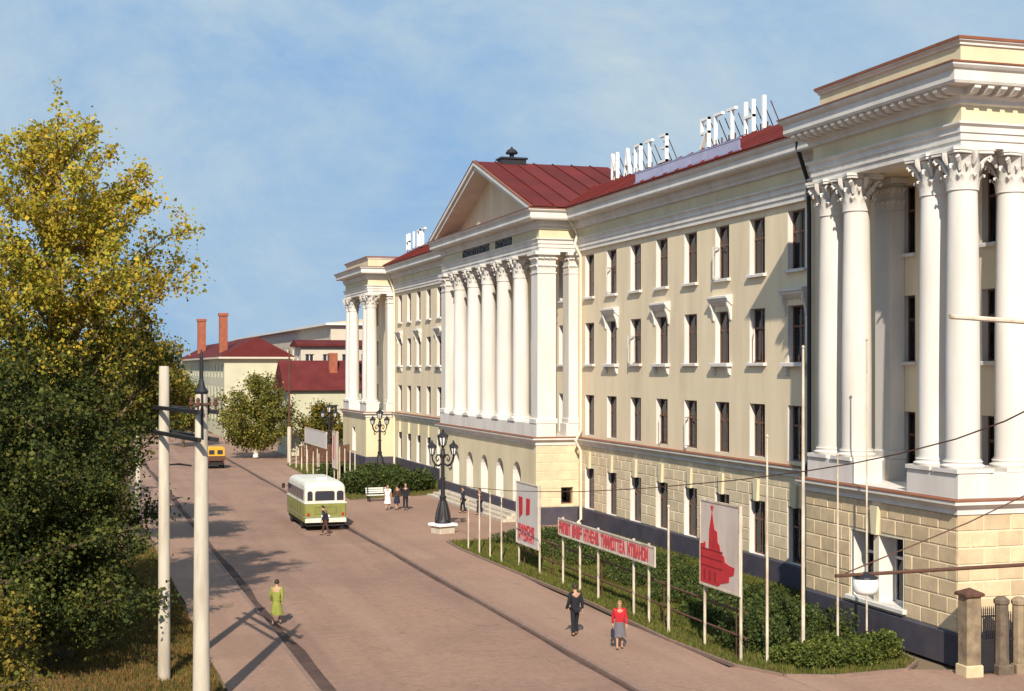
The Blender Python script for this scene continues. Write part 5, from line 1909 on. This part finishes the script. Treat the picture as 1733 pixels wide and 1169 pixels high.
C_RED = cloth('red_wool', (0.42, 0.016, 0.024))
C_GREY = cloth('grey_wool', (0.13, 0.12, 0.135))
C_BLACK = cloth('black_suiting', (0.014, 0.014, 0.02))
C_GREEN = cloth('lime_coat_cloth', (0.23, 0.25, 0.055))
C_NAVY = cloth('navy_cloth', (0.02, 0.02, 0.045))
C_WHITE = cloth('white_cotton', (0.74, 0.70, 0.68))
C_BROWN = cloth('brown_cloth', (0.07, 0.035, 0.03))
person((17.44, 43.7, 0), PI - 0.3, 1.60, 'woman in a red jacket and grey skirt walking towards us', C_RED, C_GREY, M_HAIR_B, skirt=True, step=0.12,
       bag=(1, 'dark handbag carried by the woman in red', C_NAVY))
person((16.82, 46.3, 0), 0.15, 1.80, 'man in a dark suit walking away on the right pavement', C_BLACK, C_BLACK, M_HAIR_D, step=0.10)
person((7.30, 52.0, -0.096), -0.4, 1.66, 'person in a lime green coat walking along the left kerb', C_GREEN, C_NAVY, M_HAIR_D, long_coat=True, step=0.20, lean=0.06)
person((13.84, 79.0, -0.10), 1.1, 1.68, 'dark clothed person crossing right behind the bus', C_NAVY, C_BROWN, M_HAIR_D, step=0.24, lean=0.22)
person((20.0, 90.9, 0), 2.8, 1.64, 'woman in white standing by the bench', C_WHITE, C_WHITE, M_HAIR_B, skirt=True, step=0.08, sleeves=False)
person((20.6, 90.8, 0), 0.3, 1.66, 'woman in brown between the woman in white and the dark suited man', C_BROWN, C_NAVY, M_HAIR_D, skirt=True, step=0.08)
person((21.1, 90.5, 0), 2.9, 1.78, 'dark suited man right of the woman in brown', C_BLACK, C_BLACK, M_HAIR_D, step=0.08)
person((24.2, 87.6, 0), 1.6, 1.70, 'person in dark clothes before the entrance, nearer the lamp', C_NAVY, C_BLACK, M_HAIR_D, step=0.12)
person((24.9, 86.2, 0), 1.9, 1.66, 'person in brown before the entrance, beside the dark clothed one', C_BROWN, C_NAVY, M_HAIR_D, step=0.12)

# bench by the far lawn
bt = thing('park_bench', 'pale slatted bench before the far hedge', 'bench', (20.6, 97.0, 0), 0.1)
for k in range(4):
    MB().box(-0.75, 0.75, -0.24 + k * 0.13, -0.13 + k * 0.13, 0.43, 0.47).build('seat_slat', M_WOOD, bt)
for k in range(3):
    MB().box(-0.75, 0.75, 0.30 + k * 0.02, 0.33 + k * 0.02, 0.56 + k * 0.14, 0.66 + k * 0.14).build('back_slat', M_WOOD, bt)
for sx in (-0.6, 0.6):
    MB().box(sx - 0.04, sx + 0.04, -0.22, -0.14, 0, 0.43).build('leg', M_IRON, bt)
    MB().prism([(0.20, 0), (0.28, 0), (0.30, 0.43), (0.40, 1.0), (0.34, 1.0), (0.22, 0.43)], 'x', sx - 0.04, sx + 0.04).build('leg', M_IRON, bt)

# stone gate posts and iron gate at the right edge
GG = 'gate at the building corner'
M_OLDSTONE = mat('stained_stone', (0.28, 0.21, 0.135), 0.95, 0.25, 2.5, 0.5, 10, tint=(0.12, 0.085, 0.06), tint_amt=0.9, tint_scale=1.3)
gp = thing('gate_post', 'square pale stone gate post with a cap, touching the building corner', 'gate post', (26.02, 36.75, 0), 0, GG)
MB().cbox(-0.25, 0.25, -0.25, 0.25, 0, 2.42, 0.03).build('shaft', M_OLDSTONE, gp)
MB().cbox(-0.33, 0.33, -0.33, 0.33, 2.42, 2.52, 0.03).add([(-0.30, -0.30, 2.52), (0.30, -0.30, 2.52), (0.30, 0.30, 2.52), (-0.30, 0.30, 2.52), (0, 0, 2.66)], [(0, 1, 4), (1, 2, 4), (2, 3, 4), (3, 0, 4)]).build('cap', M_RUST, gp)
MB().cbox(-0.30, 0.30, -0.30, 0.30, 0, 0.35, 0.03).build('foot', M_STONE, gp)
for x, h, lab in ((27.12, 2.35, 'dark weathered stone gate post right of the iron gate'), (27.75, 2.3, 'brown stone gate post at the right picture edge')):
    g2 = thing('gate_post', lab, 'gate post', (x, 36.7, 0), 0, GG)
    m_ = mat('weathered_stone', (0.13, 0.095, 0.07), 0.95, 0.4, 3, 0.6, 8) if x < 27.5 else M_OLDSTONE
    MB().lathe([(0.24, 0), (0.22, 0.3), (0.20, h - 0.25), (0.24, h - 0.2), (0.24, h - 0.1), (0.12, h)], 8).build('shaft', m_, g2)
    MB().cbox(-0.27, 0.27, -0.27, 0.27, 0, 0.3, 0.03).build('foot', m_, g2)
ig = thing('iron_gate', 'black iron gate leaf between two stone posts', 'gate', (26.30, 36.7, 0), 0, GG)
MB().box(0, 0.56, -0.02, 0.02, 0.12, 0.2).build('rail', M_IRON, ig)
MB().box(0, 0.56, -0.02, 0.02, 1.0, 1.06).build('rail', M_IRON, ig)
MB().box(0, 0.56, -0.02, 0.02, 1.74, 1.80).build('rail', M_IRON, ig)
MB().box(0.0, 0.56, -0.008, 0.008, 0.2, 1.0).build('panel', M_IRON, ig)
for k in range(8):
    x = 0.03 + k * 0.071
    MB().tube([(x, 0, 0.05), (x, 0, 1.98), (x, 0, 2.08)], [0.021, 0.021, 0.004], 5).build('bar', M_IRON, ig)
ig = thing('iron_gate', 'black iron gate leaf right of the dark weathered post', 'gate', (27.35, 36.7, 0), 0, GG)
MB().box(0, 0.2, -0.02, 0.02, 0.12, 0.2).build('rail', M_IRON, ig)
MB().box(0, 0.2, -0.02, 0.02, 1.0, 1.06).build('rail', M_IRON, ig)
for k in range(3):
    x = 0.03 + k * 0.071
    MB().tube([(x, 0, 0.05), (x, 0, 1.8), (x, 0, 1.9)], [0.021, 0.021, 0.004], 5).build('bar', M_IRON, ig)


# ------------------------------------------------------------------ far houses
def house(name, label, x0, x1, y0, y1, h, m_wall, wins_x=(), wins_y=(), win=(1.1, 1.7), group='houses at the end of the street'):
    """box house; windows on the faces towards -X (wins_x: list of (y,z)) and -Y (wins_y: list of (x,z))"""
    t = thing(name, label, 'house', (x0, y0, 0), 0, group)
    mb = MB()
    hx = [(y - win[0] / 2, y + win[0] / 2, z, z + win[1]) for y, z in wins_x]
    hy = [(x - win[0] / 2, x + win[0] / 2, z, z + win[1]) for x, z in wins_y]
    wall_holes(mb, PX(x0), y0, y1, 0, h, hx, 0.25)
    wall_holes(mb, PY(y0), x0, x1, 0, h, hy, 0.25)
    mb.quad((x1, y0, 0), (x1, y1, 0), (x1, y1, h), (x1, y0, h))
    mb.quad((x0, y1, 0), (x1, y1, 0), (x1, y1, h), (x0, y1, h))
    o = mb.build('wall', m_wall, t, (-x0, -y0, 0))
    key = (round(win[0], 2), round(win[1], 2))
    if key not in house.cache:
        f = MB()
        a, b = win
        f.box(-a / 2, -a / 2 + 0.09, 0, 0.08, 0, b).box(a / 2 - 0.09, a / 2, 0, 0.08, 0, b).box(-a / 2 + 0.09, a / 2 - 0.09, 0, 0.08, 0, 0.09)
        f.box(-a / 2 + 0.09, a / 2 - 0.09, 0, 0.08, b - 0.09, b).box(-0.05, 0.05, 0, 0.08, 0.09, b - 0.09)
        house.cache[key] = (f.mesh('far_window', M_FRAME_W), MB().box(-a / 2 + 0.03, a / 2 - 0.03, 0.09, 0.11, 0.03, b - 0.03).mesh('far_pane', M_DARKGLASS))
    fm, pm = house.cache[key]
    for y, z in wins_x:
        w = put('window', fm, t, (0.17, y - y0, z), RX)
        put('pane', pm, w)
    for x, z in wins_y:
        w = put('window', fm, t, (x - x0, 0.17, z))
        put('pane', pm, w)
    return t


house.cache = {}
# pale two storey house with red roof and white eaves
h1 = house('far_house', 'pale house with red roof and white eaves at the street end', 19.8, 28.6, 190, 262, 10.6, M_HOUSE_W,
           [(193 + 4.5 * k, z) for k in range(15) for z in (2.0, 5.2, 8.0)], [(26.5, 3.0)])
MB().prism([(-0.7, 10.75), (9.4, 10.75), (4.3, 13.4)], 'y', -0.6, 72.6).build('roof', M_ROOF_FAR, h1)
MB().box(-0.8, 9.5, -0.75, 72.7, 10.5, 10.745).build('eaves', M_HOUSE_P, h1)
for x, y, z0, z1, w in ((0.9, 10.0, 11.2, 16.9, 1.1), (-2.5 + 4.0, 50.0, 11.5, 17.4, 1.3)):
    c = MB().cbox(x - w / 2, x + w / 2, y - w / 2, y + w / 2, z0, z1 - 0.4, 0.04)
    c.cbox(x - w / 2 - 0.12, x + w / 2 + 0.12, y - w / 2 - 0.12, y + w / 2 + 0.12, z1 - 0.4, z1, 0.04)
    c.build('chimney', M_BRICK, h1)
# long pale block behind
h2 = house('far_block', 'tall pale block with a long white eave line behind the red roofed houses', 29.5, 44, 165, 262, 14.3, M_HOUSE_P,
           [(169 + 5 * k, z) for k in range(17) for z in (6.5, 10.2)], [(31.2, 10.4), (33.4, 10.4)], (1.2, 1.9))
MB().box(-0.7, 15, -0.6, 97.5, 14.3, 14.55).build('eaves', M_ROOF_PALE, h2)
MB().prism([(-0.6, 14.552), (15, 14.552), (7, 15.4)], 'y', -0.5, 97.4).build('roof', M_HOUSE_T, h2)
# cream house with dark red eave
h3 = house('far_house', 'cream house with a dark red eave line beside the far portico', 25.2, 38, 160, 164.5, 11.7, M_HOUSE_P, [(162.2, 9.4)],
           [(26.2, 9.5), (28.2, 9.5), (30.4, 9.5), (32.6, 9.5), (26.2, 6.0), (28.2, 6.0), (30.4, 6.0)], (1.0, 1.35))
MB().prism([(-0.5, 11.72), (-0.5, 11.95), (2.2, 12.5), (5.0, 11.95), (5.0, 11.72)], 'x', -0.5, 13.2).build('roof', M_ROOF_FAR, h3)
# small house with a big red roof
h4 = house('far_house', 'small house under a big red roof before the cream house', 22.3, 33.0, 150, 158, 6.9, M_HOUSE_W, [(153, 2.0), (156, 2.0)], [(27.2, 4.0), (24.4, 1.6), (27.2, 1.2)], (0.85, 1.35))
rf = MB().prism([(-0.5, 6.9), (8.5, 6.9), (4.0, 10.1)], 'x', -0.5, 11.2)
rf.build('roof', M_ROOF_FAR, h4)
for x, y in ((5.2, 2.5), (9.0, 2.5)):
    MB().cbox(x - 0.45, x + 0.45, y - 0.4, y + 0.4, 8.2, 10.9, 0.05).build('chimney', M_BRICK, h4)
# white building across the end of the road
h5 = house('far_house', 'low white building across the end of the roadway', -16, 14.5, 212, 224, 6.2, M_HOUSE_P, [], [(-13 + 3.2 * k, 2.2) for k in range(9)], (1.3, 2.2))
MB().prism([(-0.6, 6.2), (12.6, 6.2), (6, 8.6)], 'x', -0.6, 31.1).build('roof', M_ROOF_FAR, h5)
h6 = house('far_house', 'plastered house behind the left pavement trees', -30, -8, 120, 150, 7.0, M_HOUSE_T, [], [(-27 + 3.4 * k, 2.0) for k in range(6)], (1.2, 1.8))
MB().prism([(-0.6, 7.0), (30.6, 7.0), (15, 10.4)], 'x', -0.6, 22.6).build('roof', M_ROOF_FAR, h6)
fn = thing('board_fence', 'brown board fence along the far pavement edge', 'fence', (21.5, 137.6, 0))
for k in range(26):
    MB().box(0.28 * k, 0.28 * k + 0.25, -0.02, 0.02, 0.1, 1.7 + 0.06 * ((k * 7) % 3)).build('board', M_RUST, fn)
for z in (0.5, 1.4):
    MB().box(0, 7.3, 0.021, 0.07, z, z + 0.1).build('rail', M_RUST, fn)
